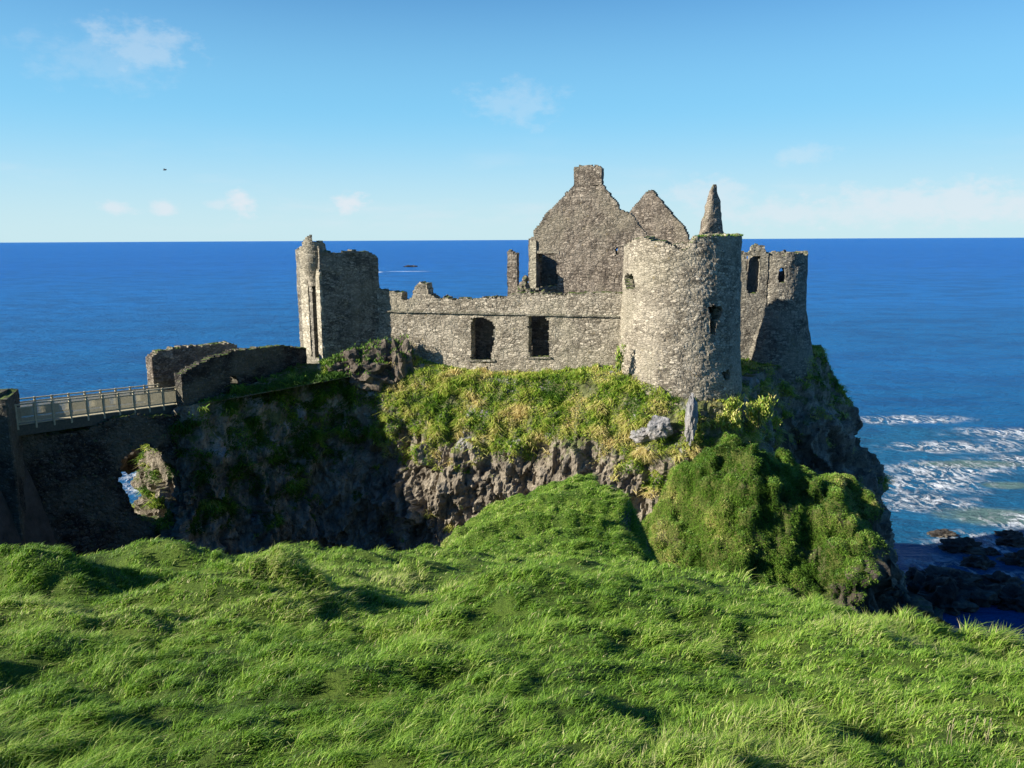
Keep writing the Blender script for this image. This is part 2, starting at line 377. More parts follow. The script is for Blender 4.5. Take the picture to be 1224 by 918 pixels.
# ------------------------------------------------------------------ mainland (one sheet)
EDGE = np.array([(-260, 50), (-90, 44), (-48, 47), (-35, 49), (-31.5, 48), (-31.5, 43), (-33, 37), (-29, 31), (-22, 27.5), (-17, 26), (-13, 25.2), (-8, 25.8), (-4.2, 27.5), (-2.6, 31), (-1.4, 35), (1, 37.3), (3.6, 36.8),
                 (4.8, 33.5), (4.4, 28), (4.1, 23.5), (4.3, 19), (4.75, 15.5), (5.3, 12.6), (6.3, 10.2), (8.2, 7.5), (12, 3), (20, -8), (40, -30), (90, -60), (260, -90)], float)
def edge_dist(x, y):
    """signed distance to the cliff edge: positive on the land side"""
    P = np.concatenate([EDGE, [(260, -300), (-260, -300)]]); Q = np.roll(P, -1, 0)
    best = np.full(x.shape, 1e9); inside = np.zeros(x.shape, bool)
    for a, b in zip(P, Q):
        d = b - a; t = np.clip(((x - a[0]) * d[0] + (y - a[1]) * d[1]) / (d @ d), 0, 1)
        best = np.minimum(best, np.hypot(x - a[0] - t * d[0], y - a[1] - t * d[1]))
        c = (a[1] > y) != (b[1] > y)
        xi = a[0] + (y - a[1]) * d[0] / (d[1] if d[1] else 1e-9)
        inside ^= c & (x < xi)
    return np.where(inside, best, -best)
MOUNDS = []   # x, y, rx, ry, h
def mound_px(px, py, rx, ry, h):
    r = ray(px, py); k = None
    # meet the mean slope z = EYE-1.65-.31*y
    k = -1.65 / (r.z + .31 * r.y) if abs(r.z + .31 * r.y) > 1e-6 else 20
    MOUNDS.append((r.x * k, r.y * k, rx, ry, h))
for a in ((215, 682, 1.7, 1.5, .38), (325, 722, 1.3, .9, .42), (60, 712, 1.6, .9, .55), (400, 722, .9, .6, .25), (25, 745, 1.0, .6, .2),
          (640, 735, 1.1, .6, .22), (700, 768, .8, .35, .2), (590, 728, .9, .5, .18), (760, 722, 1.0, .6, .2), (840, 742, .8, .5, .2), (470, 905, .35, .14, .13),
          (930, 842, .45, .3, .16), (1070, 835, .5, .3, -.16), (820, 895, .3, .15, .11), (1180, 812, .4, .3, .12), (120, 850, .35, .2, .10), (150, 905, .28, .12, .08),
          (430, 815, .6, .3, .10), (300, 870, .4, .2, .08), (700, 840, .6, .35, .12), (560, 800, .5, .3, .1), (980, 800, .5, .35, .12), (350, 660, 1.2, 1.0, .35), (480, 655, 1.6, 1.0, .3)): mound_px(*a)
def land_z(x, y, detail=True):
    z = EYE - 1.65 - .31 * np.clip(y, -400, 30) - .07 * np.clip(y - 11, 0, 19) + np.where(y < 0, .2 * y, 0)
    z = np.minimum(z, EYE + 4 + 0 * x)
    yy = np.clip(y - 30, 0, 8); z = z - .12 * yy
    z = z + .5 * fbm(vec(x * .11, y * .11, 0 * x + 3), 2) + .30 * fbm(vec(x * .42, y * .62, 0 * x + 7), 3) * sstep(y, 3, 9)
    z = z + 1.65 * sstep(x + .35 * (35 - y), -6.5, 3.4) * sstep(y, 25.0, 34.5) * sstep(y, 41, 37) + .28 * fbm(vec(x * .45, y * .6, 0 * x + 77), 3) * sstep(y, 25, 30)
    z = z - .012 * np.clip(x, 0, 30) ** 2 * sstep(y, 20, 5)
    z = z + (5.0 * sstep(-x, 25, 30)) * sstep(y, 28, 38)
    for mx, my, rx, ry, h in MOUNDS:
        ex = np.where(x > mx, rx * .55, rx * 1.15)
        dd = ((x - mx) / ex) ** 2 + ((y - my) / ry) ** 2
        z = z + h * 1.0 * np.exp(-dd * 1.1)
    if detail:
        z = z + .115 * fbm(vec(x * 1.5, y * 2.1, 0 * x + 1), 3) + .035 * perlin(vec(x * 4.2, y * 5, 0 * x + 2))
    return z
def ditch_z(x, y):
    # floor between mainland and castle rock: a saddle that falls to the sea on both sides
    s = 11 - 13.5 * sstep(x, 16, 36) - 20 * sstep(-x, 20, 34) * sstep(y, 46, 62) + 5 * sstep(-x, 10, 16) * sstep(y, 56, 48)
    s = s - 20 * sstep(np.hypot(x - 3, y - 68), 50, 75)
    return s + .9 * fbm(vec(x * .2, y * .2, 0 * x + 5), 4)
def terrain(x, y, detail=True):
    e = edge_dist(x, y)
    wob = .55 * fbm(vec(x * .5, y * .5, 0 * x + 9), 3)
    out = np.clip(-(e + wob), 0, 200)
    round_ = .30 * np.exp(-np.clip(e + wob, 0, 9) / .6)
    z = land_z(x, y, detail) - round_
    drop = out * (1.55 + 1.6 * sstep(-x, 15, 24)) + .9 * ridged(vec(x * .35, y * .35, 0 * x), 4) * sstep(out, .4, 3)
    zc = z - drop
    return np.where(out > 0, np.maximum(zc, ditch_z(x, y)), z)
def axis(a, lo, hi, b, st):
    mid = np.arange(lo, hi, st); l = [lo]; s = st
    while l[-1] > a: s *= 1.18; l.append(l[-1] - s)
    r = [mid[-1]]; s = st
    while r[-1] < b: s *= 1.18; r.append(r[-1] + s)
    return np.concatenate([l[:0:-1], mid, r[1:]])
ax = axis(-250, -30, 12, 250, .13); ay = axis(-250, 0, 41, 75, .13)
X, Y = np.meshgrid(ax, ay, indexing='ij')
Z = terrain(X, Y)
V = vec(X, Y, Z).reshape(-1, 3)
Fg = grid_faces(len(ax), len(ay))
zq = V[Fg, 2].max(1); Fg = Fg[zq > -6]
tag(mesh_np('ground', V, Fg, None, M_turf), 'grassy cliff-top headland in the foreground, falling away at its edge', 'ground', kind='structure')

# ------------------------------------------------------------------ grass blades
def blades(P, Hh, Wd, lean, az, tint, name, mat, label, curl=.5, face=None):
    """P base points, Hh heights, Wd widths, lean = horizontal reach / height, az direction of lean"""
    n = len(P); rng = np.random.RandomState(5)
    fa = rng.uniform(0, 2 * np.pi, n) if face is None else face
    side = vec(np.cos(fa), np.sin(fa), 0 * fa) * (Wd / 2)[:, None]
    ld = vec(np.cos(az), np.sin(az), 0 * az)
    mid = P + vec(0 * fa, 0 * fa, Hh * .58) + ld * (Hh * lean * .35)[:, None]
    tip = P + vec(0 * fa, 0 * fa, Hh * (1 - curl * np.clip(lean, 0, 1.6) * .35)) + ld * (Hh * lean)[:, None]
    Vv = np.stack([P - side, P + side, mid - side * .75, mid + side * .75, tip], 1).reshape(-1, 3)
    b = np.arange(n) * 5
    q = np.stack([b, b + 1, b + 3, b + 2], 1); t = np.stack([b + 2, b + 3, b + 4], 1)
    o = mesh_np(name, Vv, q, t, mat, smooth=False, attrs={'tint': np.repeat(tint, 5)})
    return tag(o, label, 'grass', kind='stuff')
rng = np.random.RandomState(11)
def sample_view(n, d0, d1, margin=.12, pw=1.0):
    u = rng.uniform(0, 1, n); d = (d0 ** pw + u * (d1 ** pw - d0 ** pw)) ** (1 / pw)
    a = rng.uniform(-(.6375 + margin), .6375 + margin, n)
    return d * a, d
xs = []; ys = []
xs.append(rng.uniform(-8, 6.5, 150000)); ys.append(rng.uniform(25, 39, 150000))
for n, d0, d1, pw in ((140000, 1.6, 5.0, 1.6), (290000, 5.0, 12.0, 1.6), (430000, 12.0, 39, 1.8)):
    a, b = sample_view(n, d0, d1, .2, pw); xs.append(a); ys.append(b)
x = np.concatenate(xs); y = np.concatenate(ys)
# gather part of the blades into tussocks
cl = rng.uniform(0, 1, len(x)) < .5
k = .16 + .012 * y
gx = np.round(x / k + .5 * perlin(vec(x / k * .5, y / k * .5, 0 * x)))
r1 = np.modf(np.abs(np.sin(gx * 12.9898 + np.round(y / k) * 78.233) * 43758.5453))[0]; r2 = np.modf(r1 * 917.3)[0]
tx = (gx + r1 - .5) * k; ty = (np.round(y / k) + r2 - .5) * k
x = np.where(cl, tx + rng.normal(0, .03, len(x)) * (1 + y * .05), x); y = np.where(cl, ty + rng.normal(0, .03, len(x)) * (1 + y * .05), y)
e = edge_dist(x, y); keep = (e > -1.6) | ((y > 30) & (e > -2.2)); x = x[keep]; y = y[keep]; cl = cl[keep]
z = terrain(x, y)
pn = fbm(vec(x * .8, y * .8, 0 * x + 31), 4); pm = fbm(vec(x * .22, y * .3, 0 * x + 44), 3)
Hh = (.055 + .070 * sstep(pn, -.2, .6)) * rng.uniform(.55, 1.35, len(x)) * (1 + .004 * y) * np.where(cl, 1.15, .8)
ed = edge_dist(x, y); Hh *= 1 + .5 * sstep(ed, 2.0, .2) * sstep(x, 1, 4)
Wd = (.0024 + .00100 * y) * rng.uniform(.7, 1.3, len(x))
wind = .15 + .7 * fbm(vec(x * .5, y * .5, 0 * x + 61), 3)
az = wind + rng.normal(0, .75, len(x))
lean = np.clip(rng.normal(1.0, .4, len(x)), .15, 2.0)
tint = np.clip(.44 + .30 * pn + .26 * pm + rng.normal(0, .19, len(x)), 0, .92)
dry = rng.uniform(0, 1, len(x)) < .03 + .10 * sstep(pm, .15, .6) + .5 * np.exp(-(((x + .45) / .5) ** 2 + ((y - 2.95) / .22) ** 2)); tint = np.where(dry, rng.uniform(.88, 1, len(x)), tint)
blades(vec(x, y, z - .015), Hh, Wd, lean, az, tint, 'grass', M_blade, 'long windswept green grass covering the foreground headland')

# ------------------------------------------------------------------ castle rock: lofted round a closed outline
ST = [  # x, y, z at the brim, profile of (outward, drop) pairs, grassiness
    (-22.8, 54.6, 26.6, ((0, 0), (.8, 3), (1.8, 8), (3.0, 15), (5, 28)), .35),
    (-19.6, 58.6, 27.4, ((0, 0), (.8, 2.5), (2.0, 8), (3.2, 15), (6, 28)), .7),
    (-16.3, 61.9, 28.4, ((0, 0), (.7, 2), (1.7, 7), (3.0, 14), (6, 28)), .6),
    (-13.2, 63.0, 28.3, ((0, 0), (.5, 1.2), (1.6, 6), (3.0, 13), (6, 28)), .5),
    (-9.6, 63.2, 28.4, ((0, 0), (.7, 2.2), (2.3, 5.6), (3.4, 12), (6, 28)), .7),
    (-5, 62.2, 27.6, ((0, 0), (2.2, 3.4), (3.2, 5.6), (4.3, 11), (6.5, 28)), .95),
    (0, 60.9, 27.5, ((0, 0), (2.2, 3.4), (3.1, 5.0), (4.3, 11), (6.5, 28)), .95),
    (4, 59.8, 27.9, ((0, 0), (2.3, 3.2), (3.2, 5.2), (4.4, 11), (6.5, 28)), .95),
    (8, 57.6, 28.2, ((0, 0), (2.2, 3.6), (3.2, 6.2), (4.3, 11), (6.5, 28)), .95),
    (12, 55.2, 27.0, ((0, 0), (1.0, 1.6), (2.2, 4.4), (3.4, 10), (6.5, 28)), .7),
    (16.0, 56.2, 26.6, ((0, 0), (1.2, 3.0), (2.6, 7), (4, 13), (7, 28)), .55),
    (18.6, 61.5, 27.2, ((0, 0), (1.0, 3.0), (2.4, 7), (4, 13), (8, 28)), .45),
    (21.5, 65.6, 27.5, ((0, 0), (1.2, 3.0), (3.4, 8), (6, 15), (12, 28)), .4),
    (25.3, 67.6, 28.0, ((0, 0), (2.4, 4.3), (5.2, 9.9), (7.0, 14.4), (11, 29)), .45),
    (27.6, 71.4, 28.4, ((0, 0), (2.0, 5), (4.2, 10), (6, 15), (9, 29)), .5),
    (26, 75.8, 25.0, ((0, 0), (1.5, 5), (3.0, 10), (5, 15), (8, 29)), .5),
    (14, 80.5, 22.5, ((0, 0), (1.5, 5), (3.0, 10), (5, 15), (8, 29)), .5),
    (-2, 83.5, 22.0, ((0, 0), (1.5, 5), (3.0, 10), (5, 15), (8, 29)), .5),
    (-18, 80, 22.0, ((0, 0), (1.5, 5), (3.0, 10), (5, 15), (8, 29)), .5),
    (-25, 74, 25.2, ((0, 0), (1.2, 5), (2.5, 10), (4, 15), (7, 29)), .5),
    (-27, 64, 25.6, ((0, 0), (1.2, 4), (2.2, 8), (3, 14), (6, 29)), .5),
    (-26.4, 57.5, 25.8, ((0, 0), (.6, 3), (1.2, 8), (2.2, 14), (4, 29)), .4),
]
def loft_rock(name, ST, mat, centre, nu, rows, amp=.8, parent=None, label=None):
    K = len(ST); B = np.array([(s[0], s[1], s[2]) for s in ST], float); PR = np.array([s[3] for s in ST], float); G = np.array([s[4] for s in ST])
    nxt = np.roll(B, -1, 0); seg = np.linalg.norm((nxt - B)[:, :2], axis=1); cum = np.concatenate([[0], np.cumsum(seg)])
    vis = np.interp(cum, cum, cum)
    u = np.linspace(0, cum[-1], nu, endpoint=False)
    ext = np.concatenate([cum[:-1], [cum[-1]]])
    def itp(a):   # smooth periodic interpolation (catmull-rom, tamed)
        i = np.clip(np.searchsorted(cum, u, side='right') - 1, 0, K - 1); t = ((u - cum[i]) / seg[i])
        p0, p1, p2, p3 = a[(i - 1) % K], a[i], a[(i + 1) % K], a[(i + 2) % K]
        t = t.reshape((-1,) + (1,) * (a.ndim - 1))
        m1 = (p2 - p0) * .3; m2 = (p3 - p1) * .3
        return (2 * t ** 3 - 3 * t ** 2 + 1) * p1 + (t ** 3 - 2 * t ** 2 + t) * m1 + (-2 * t ** 3 + 3 * t ** 2) * p2 + (t ** 3 - t ** 2) * m2
    Bu = itp(B); Pu = itp(PR); Gu = itp(G)
    tan = np.roll(Bu, -4, 0) - np.roll(Bu, 4, 0); tan[:, 2] = 0; nrm = np.stack([tan[:, 1], -tan[:, 0]], 1); nrm /= np.linalg.norm(nrm, axis=1)[:, None]
    for _ in range(30): nrm = (np.roll(nrm, 1, 0) + nrm + np.roll(nrm, -1, 0)) / 3
    nrm /= np.linalg.norm(nrm, axis=1)[:, None]
    inn = 30; cols = []
    gr = []
    for j in range(inn):
        f = (j / inn) ** .6
        p = np.array(centre)[None] * (1 - f) + Bu * f
        cols.append(p); gr.append(.9 * (1 - f ** 9) + (Gu * .6 + .25) * f ** 9)
    drops = np.concatenate([np.linspace(0, 18, rows), np.linspace(18, 29, 24)[1:]])
    for d in drops:
        off = np.zeros(nu)
        for k in range(Pu.shape[1] - 1):
            a = Pu[:, k]; b = Pu[:, k + 1]; t = np.clip((d - a[:, 1]) / (b[:, 1] - a[:, 1] + 1e-6), 0, 1)
            off = np.where(d >= a[:, 1], a[:, 0] + (b[:, 0] - a[:, 0]) * t, off)
        cols.append(np.stack([Bu[:, 0] + nrm[:, 0] * off, Bu[:, 1] + nrm[:, 1] * off, Bu[:, 2] - d], 1))
        gr.append(Gu * sstep(d, 7.4 + 5.5 * (Bu[:, 0] < -9.5), 2.6))
    Vv = np.stack(cols, 1); g = np.stack(gr, 1)
    Vf = Vv.reshape(-1, 3); Ff = grid_faces(nu, Vv.shape[1], True)
    n = normals(Vf, Ff)
    if (n[:, 2].mean() < 0): n = -n; Ff = Ff[:, ::-1]
    dep = np.concatenate([np.zeros(inn), drops]); dep = np.broadcast_to(dep, (nu, len(dep))).reshape(-1)
    rk = sstep(dep, 2.5, 6); q = Vf * np.array((1, 1, .75))
    c1, c2, cid = cells(q * .75); e1, e2, _ = cells(q * 2.1 + 9)
    a = amp * (.12 + .88 * rk)
    qb = q + .5 * vec(perlin(q * .6), perlin(q * .6 + 7), perlin(q * .6 + 13)); tl = np.array((1.0, 1.0, .62))
    _, _, b1 = cells(qb * tl * .42 + 2); _, _, b2 = cells(qb * tl * .95 + 5); g1, g2, b3 = cells(qb * tl * 2.3 + 8)
    disp = a * (1.1 * fbm(q * .28, 3) + .4 * ridged(q * np.array((.4, .4, .5)) + 4, 5, .6) - .4 + 1.2 * (b1 - .5) + .9 * (b2 - .5) + .42 * (b3 - .5) + .22 * fbm(q * 1.6 + 30, 4)) + .10 * fbm(q * 3.1, 3)
    disp += .45 * fbm(q * .8 + 70, 2) * sstep(dep, 0, 1) * sstep(dep, 6, 3)
    edge_in = np.concatenate([np.linspace(0, 1, inn) ** 8, np.ones(len(drops))]); disp *= np.broadcast_to(edge_in, (nu, len(edge_in))).reshape(-1)
    Vf = Vf + n * disp[:, None]
    o = mesh_np(name, Vf, Ff, None, mat, parent, smooth=False, attrs={'grassy': g.reshape(-1)})
    return o, Vf, Ff, g.reshape(-1), dep
rock_o, RV, RF, RG, RD = loft_rock('castle_rock', ST, M_rock, (3, 73, 28.8), 1250, 120, 1.0)
tag(rock_o, 'brown basalt sea stack with grassy brim under the ruined castle', 'cliff', kind='structure')

def scatter(Vv, Ff, w, n, seed):
    rng = np.random.RandomState(seed)
    a = Vv[Ff[:, 0]]; b = Vv[Ff[:, 1]]; c = Vv[Ff[:, 2]]; d = Vv[Ff[:, 3]]
    nn = np.cross(c - a, d - b); A = np.linalg.norm(nn, axis=1) / 2; nn = nn / (2 * A[:, None] + 1e-12)
    pr = A * w; pr /= pr.sum(); i = rng.choice(len(Ff), n, p=pr); u = rng.uniform(0, 1, (n, 1)); v = rng.uniform(0, 1, (n, 1))
    P = (a[i] * (1 - u) + b[i] * u) * (1 - v) + (d[i] * (1 - u) + c[i] * u) * v
    return P, nn[i], rng, i
fc = RV[RF].mean(1); fg = RG[RF].mean(1)
mask = sstep(fg * .9 + .75 * fbm(fc * .5 + 3, 4) + .15 * fbm(fc * 2, 2), .34, .56)
mask *= (fc[:, 1] < 70) * (1 - .93 * sstep(fc[:, 1], 63.5, 66) * (np.abs(fc[:, 0]) < 18))
P, nn, rg, _ = scatter(RV, RF, mask + 1e-6, 150000, 3)
pn = fbm(P * .9, 3); az = np.arctan2(nn[:, 1], nn[:, 0]) + rg.normal(0, .6, len(P)); az = np.where(nn[:, 2] < .8, az, az + rg.normal(0, 1.5, len(P)))
steep = 1 - np.clip(nn[:, 2], 0, 1)
ten = np.where(rg.uniform(0, 1, len(P)) < .5, 1, 0)
Hh = (.16 + .50 * sstep(pn, -.15, .6)) * rg.uniform(.6, 1.4, len(P))
tint = np.clip(.5 + .65 * fbm(P * .5 + 20, 3) + .3 * pn + rg.normal(0, .14, len(P)) + .08 * sstep(P[:, 2], 27, 24) - .55 * sstep(P[:, 0], -9.5, -11.5), 0, 1)  # far-left blades tinted darker, standing in for the gorge's shade
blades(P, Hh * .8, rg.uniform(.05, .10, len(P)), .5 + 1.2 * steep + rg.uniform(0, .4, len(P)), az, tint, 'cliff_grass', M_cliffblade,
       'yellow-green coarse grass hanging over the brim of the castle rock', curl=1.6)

# ------------------------------------------------------------------ grassy mound in front of the round tower
gx = np.arange(3, 36, .14); gy = np.arange(36, 62, .14); X, Y = np.meshgrid(gx, gy, indexing='ij')
def mound_z(X, Y):
    wx = .8 * fbm(vec(X * .3, Y * .3, 0 * X + 5), 3); wy = .8 * fbm(vec(X * .3, Y * .3, 0 * X + 55), 3)
    def dome(cx, cy, rx, ry, top, pw=2.4, base=4.0):
        r = np.hypot((X + wx - cx) / rx, (Y + wy - cy) / ry)
        return base + (top - base) * np.exp(-np.abs(r) ** pw)
    xx = X + wx; yy = Y + wy
    main = 4 + 19.9 * np.exp(-(np.abs((xx - 16.2) / 8.0) ** 4.2 + np.abs((yy - 51.0) / 8.6) ** 2.3))
    main = main - 2.2 * np.exp(-(((xx - 18.3) / 1.6) ** 2 + ((yy - 47.5) / 3.5) ** 2)) + .9 * np.exp(-(((xx - 13.0) / 2.6) ** 2 + ((yy - 49.5) / 3.5) ** 2))
    z = np.maximum.reduce([main, dome(10.4, 50.0, 4.6, 7.0, 20.4, 2.2), dome(22.2, 51.4, 4.4, 6, 21.6, 2.3), dome(25.6, 50, 6.2, 8.0, 14.5, 2.0, 0.)])
    z = z + 1.0 * fbm(vec(X * .40, Y * .40, z * .2), 4) + .55 * fbm(vec(X * 1.1, Y * 1.1, z * .4), 3)
    z = z + .7 * (ridged(vec(X * .3, Y * .3, z * .12), 3) - .3)
    return z
Z = mound_z(X, Y); V = vec(X, Y, Z).reshape(-1, 3); Fm = grid_faces(len(gx), len(gy))
nrm_m = normals(V, Fm)
g = sstep(X, 23.0, 19.5) * .9 + .0
qm = V + .4 * vec(perlin(V * .6), perlin(V * .6 + 7), perlin(V * .6 + 13)); _, _, k1 = cells(qm * .5); _, _, k2 = cells(qm * 1.2 + 4); ck = sstep(V[:, 2] - .7 * np.clip(V[:, 0] - 17, 0, 9), 18.5, 14.5)
Vd = V + nrm_m * (.5 * ridged(V * .8, 4) - .15 + .3 * fbm(V * .5 + 9, 3) + (.22 + 1.5 * ck) * (k1 - .5) + (.10 + .8 * ck) * (k2 - .5))[:, None]
Fm = Fm[V[Fm, 2].max(1) > 4]
gflat = np.clip(sstep(V[:, 2] - .75 * np.clip(V[:, 0] - 18, 0, 9), 14.5, 17.5) * 1.0, .1, 1)
tag(mesh_np('grassy_mound', Vd, Fm, None, M_moundsoil, attrs={'grassy': gflat}), 'humped green mound of turf below the round tower, steep dark flank on its right', 'mound', kind='structure')
fc = Vd[Fm].mean(1); fn = normals(V, Fm)[Fm].mean(1)
wgt = sstep(fc[:, 2] + 2.0 * fbm(fc * .4, 3) - .75 * np.clip(fc[:, 0] - 18, 0, 9), 14.5, 17.5) * (fc[:, 1] < 56) * (.35 + .65 * sstep(fbm(fc * .8 + 8, 3), -.35, .1))
P, nn, rg, _ = scatter(Vd, Fm, wgt + 1e-6, 170000, 4)
pn = fbm(P * .8, 3); az = np.arctan2(nn[:, 1], nn[:, 0]) + rg.normal(0, .6, len(P)); az = np.where(nn[:, 2] < .75, az, rg.normal(.2, .9, len(P)))
steep = 1 - np.clip(nn[:, 2], 0, 1)
tint = np.clip(.40 + .4 * fbm(P * .35 + 20, 3) + .35 * pn + rg.normal(0, .16, len(P)) + .45 * sstep(P[:, 0], 20, 23) * sstep(P[:, 2], 19, 23) + .45 * sstep(P[:, 0], 11.5, 8.5), 0, 1)
blades(P, rg.uniform(.05, .14, len(P)) * (1 + .8 * sstep(pn, .1, .6)), rg.uniform(.03, .06, len(P)), .6 + 1.0 * steep + rg.uniform(0, .4, len(P)), az, tint, 'mound_grass', M_moundblade,
       'dark green tufted grass on the mound below the round tower', curl=1.4)

# ------------------------------------------------------------------ sea
nr = 60; nth = 96; rr = np.concatenate([[0], np.geomspace(20, 45000, nr)]); th = np.linspace(0, 2 * np.pi, nth, endpoint=False)
Rr, Th = np.meshgrid(rr, th, indexing='ij'); V = vec(Rr * np.cos(Th), Rr * np.sin(Th), 0 * Rr).reshape(-1, 3)
a = np.arange((nr + 1) * nth).reshape(nr + 1, nth); a = np.concatenate([a, a[:, :1]], 1)
Fs = np.stack([a[1:-1, :-1], a[2:, :-1], a[2:, 1:], a[1:-1, 1:]], -1).reshape(-1, 4)
F3 = np.stack([np.zeros(nth, int), a[1, :-1], a[1, 1:]], -1)
tag(mesh_np('sea', V, Fs, F3, M_sea, smooth=True), 'deep blue open sea reaching the horizon with foam over a reef', 'sea', kind='structure')

# ------------------------------------------------------------------ ruined walls
def poly_in(pts, s, z):
    ins = np.zeros(s.shape, bool); n = len(pts)
    for i in range(n):
        (x1, y1), (x2, y2) = pts[i], pts[(i + 1) % n]
        if y1 == y2: continue
        c = (y1 > z) != (y2 > z); ins ^= c & (s < x1 + (z - y1) * (x2 - x1) / (y2 - y1))
    return ins
def wall_solid(name, pos, S, zb, zt, top, bottom=None, holes=(), cell=.13, mat=None, parent=None, closed=False, nt=4, rag=.10, disp=.055, seed=0, disp_t=1.0):
    """solid wall on a grid of (s, z) cells; pos(s, z, t) places it, t = 0 outer face, 1 inner face"""
    ns = max(3, int(round(S / cell))); nz_ = max(3, int(round((zt - zb) / cell)))
    s = np.linspace(0, S, ns + 1); z = np.linspace(zb, zt, nz_ + 1)
    sc_ = (s[:-1] + s[1:]) / 2; zc = (z[:-1] + z[1:]) / 2; SS, ZZ = np.meshgrid(sc_, zc, indexing='ij')
    tz = top(SS) + rag * perlin(vec(SS * 2.3, 0 * SS + seed, 0 * SS)) + rag * 1.0 * perlin(vec(SS * 6.1, 0 * SS + seed, 0 * SS + 4))
    ok = ZZ < tz
    if bottom is not None: ok &= ZZ > bottom(SS)
    for h in holes: ok &= ~poly_in(h, SS + .10 * perlin(vec(SS * 3.3, ZZ * 3.3, 0 * SS + 2)), ZZ + .07 * perlin(vec(SS * 5, ZZ * 5, 0 * SS + 8)))
    nsv = ns if closed else ns + 1
    def vid(i, j, k): return ((i % nsv) * (nz_ + 1) + j) * (nt + 1) + k
    I, J = np.nonzero(ok); faces = []
    faces.append(np.stack([vid(I, J, 0), vid(I + 1, J, 0), vid(I + 1, J + 1, 0), vid(I, J + 1, 0)], -1))
    faces.append(np.stack([vid(I, J, nt), vid(I, J + 1, nt), vid(I + 1, J + 1, nt), vid(I + 1, J, nt)], -1))
    def nb(di, dj):
        i2 = I + di; j2 = J + dj; r = np.zeros(len(I), bool)
        if closed: i2 = i2 % ns
        v = (i2 >= 0) & (i2 < ns) & (j2 >= 0) & (j2 < nz_); r[v] = ok[i2[v], j2[v]]; return ~r
    for (di, dj, a, b) in ((1, 0, (1, 0), (1, 1)), (-1, 0, (0, 1), (0, 0)), (0, 1, (1, 1), (0, 1)), (0, -1, (0, 0), (1, 0))):
        m = nb(di, dj); Im, Jm = I[m], J[m]
        for k in range(nt):
            faces.append(np.stack([vid(Im + a[0], Jm + a[1], k), vid(Im + a[0], Jm + a[1], k + 1), vid(Im + b[0], Jm + b[1], k + 1), vid(Im + b[0], Jm + b[1], k)], -1))
    Fq = np.concatenate(faces)
    used, inv = np.unique(Fq, return_inverse=True); Fq = inv.reshape(-1, 4)
    k = used % (nt + 1); j = (used // (nt + 1)) % (nz_ + 1); i = used // ((nt + 1) * (nz_ + 1))
    P = pos(s[i], z[j], k / nt)
    q = P * np.array((1, 1, 1.4)); c1, c2, cid = cells(q * 2.9)
    n = normals(P, Fq)
    dd = disp * (.9 * fbm(P * 1.1 + seed, 3) + .45 * (cid - .5) - .5 * np.exp(-(c2 - c1) * 10) + .35 * fbm(P * 5, 2))
    edgev = (k > 0) & (k < nt)
    P = P + n * dd[:, None] + np.where(edgev, .10 * disp_t, 0.0)[:, None] * vec(perlin(P * 2.1 + 3), perlin(P * 2.1 + 13), 1.3 * perlin(P * 2.1 + 23))
    return mesh_np(name, P, Fq[:, ::-1], None, mat, parent, smooth=False)
def plane_pos(A, B, th):
    A = np.array(A, float); B = np.array(B, float); d = (B - A); Ln = np.linalg.norm(d); d /= Ln; n = np.array((-d[1], d[0]))   # away from the camera for left-to-right walls
    def pos(s, z, t): return np.stack([A[0] + d[0] * s + n[0] * t * th, A[1] + d[1] * s + n[1] * t * th, z + 0 * s], -1)
    return pos, Ln
def hit(px, py, A, B):
    """picture point -> (s, z) on the vertical plane through plan points A and B"""
    r = ray(px, py); dx, dy = B[0] - A[0], B[1] - A[1]; Ln = math.hypot(dx, dy); dx /= Ln; dy /= Ln
    # k*r.x = A0 + s*dx ; k*r.y = A1 + s*dy
    det = r.x * (-dy) - (-dx) * r.y
    k = (A[0] * (-dy) + dx * A[1]) / det; s = (r.x * A[1] - r.y * A[0]) / det
    s = ((k * r.x - A[0]) * dx + (k * r.y - A[1]) * dy)
    return s, EYE + k * r.z
def prof(pts, A, B):
    h = sorted(hit(x, y, A, B) for x, y in pts); a = np.array(h)
    return lambda s: np.interp(s, a[:, 0], a[:, 1])
def flat_wall(name, A, B, th, zb, top_px, holes_px=(), **kw):
    pos, Ln = plane_pos(A, B, th); tp = prof(top_px, A, B); zt = float(tp(np.linspace(0, Ln, 200)).max()) + .3
    return wall_solid(name, pos, Ln, zb, zt, tp, holes=[[hit(x, y, A, B) for x, y in h] for h in holes_px], **kw)
def blob(name, c, r, mat, parent=None, sub=3, amp=.35, fr=1.0, seed=0, flat=True):
    """rough boulder"""
    import bmesh
    bm = bmesh.new(); bmesh.ops.create_icosphere(bm, subdivisions=sub, radius=1)
    P = np.array([v.co[:] for v in bm.verts]); Fa = np.array([[v.index for v in f.verts] for f in bm.faces]); bm.free()
    c1, c2, cid = cells(P * 1.3 * fr + seed * 3.7)
    k = 1 + amp * (fbm(P * 1.1 * fr + seed, 4) + .6 * (cid - .5)) 
    P = P * k[:, None] * np.array(r) + np.array(c)
    return mesh_np(name, P, None, Fa, mat, parent, smooth=not flat)

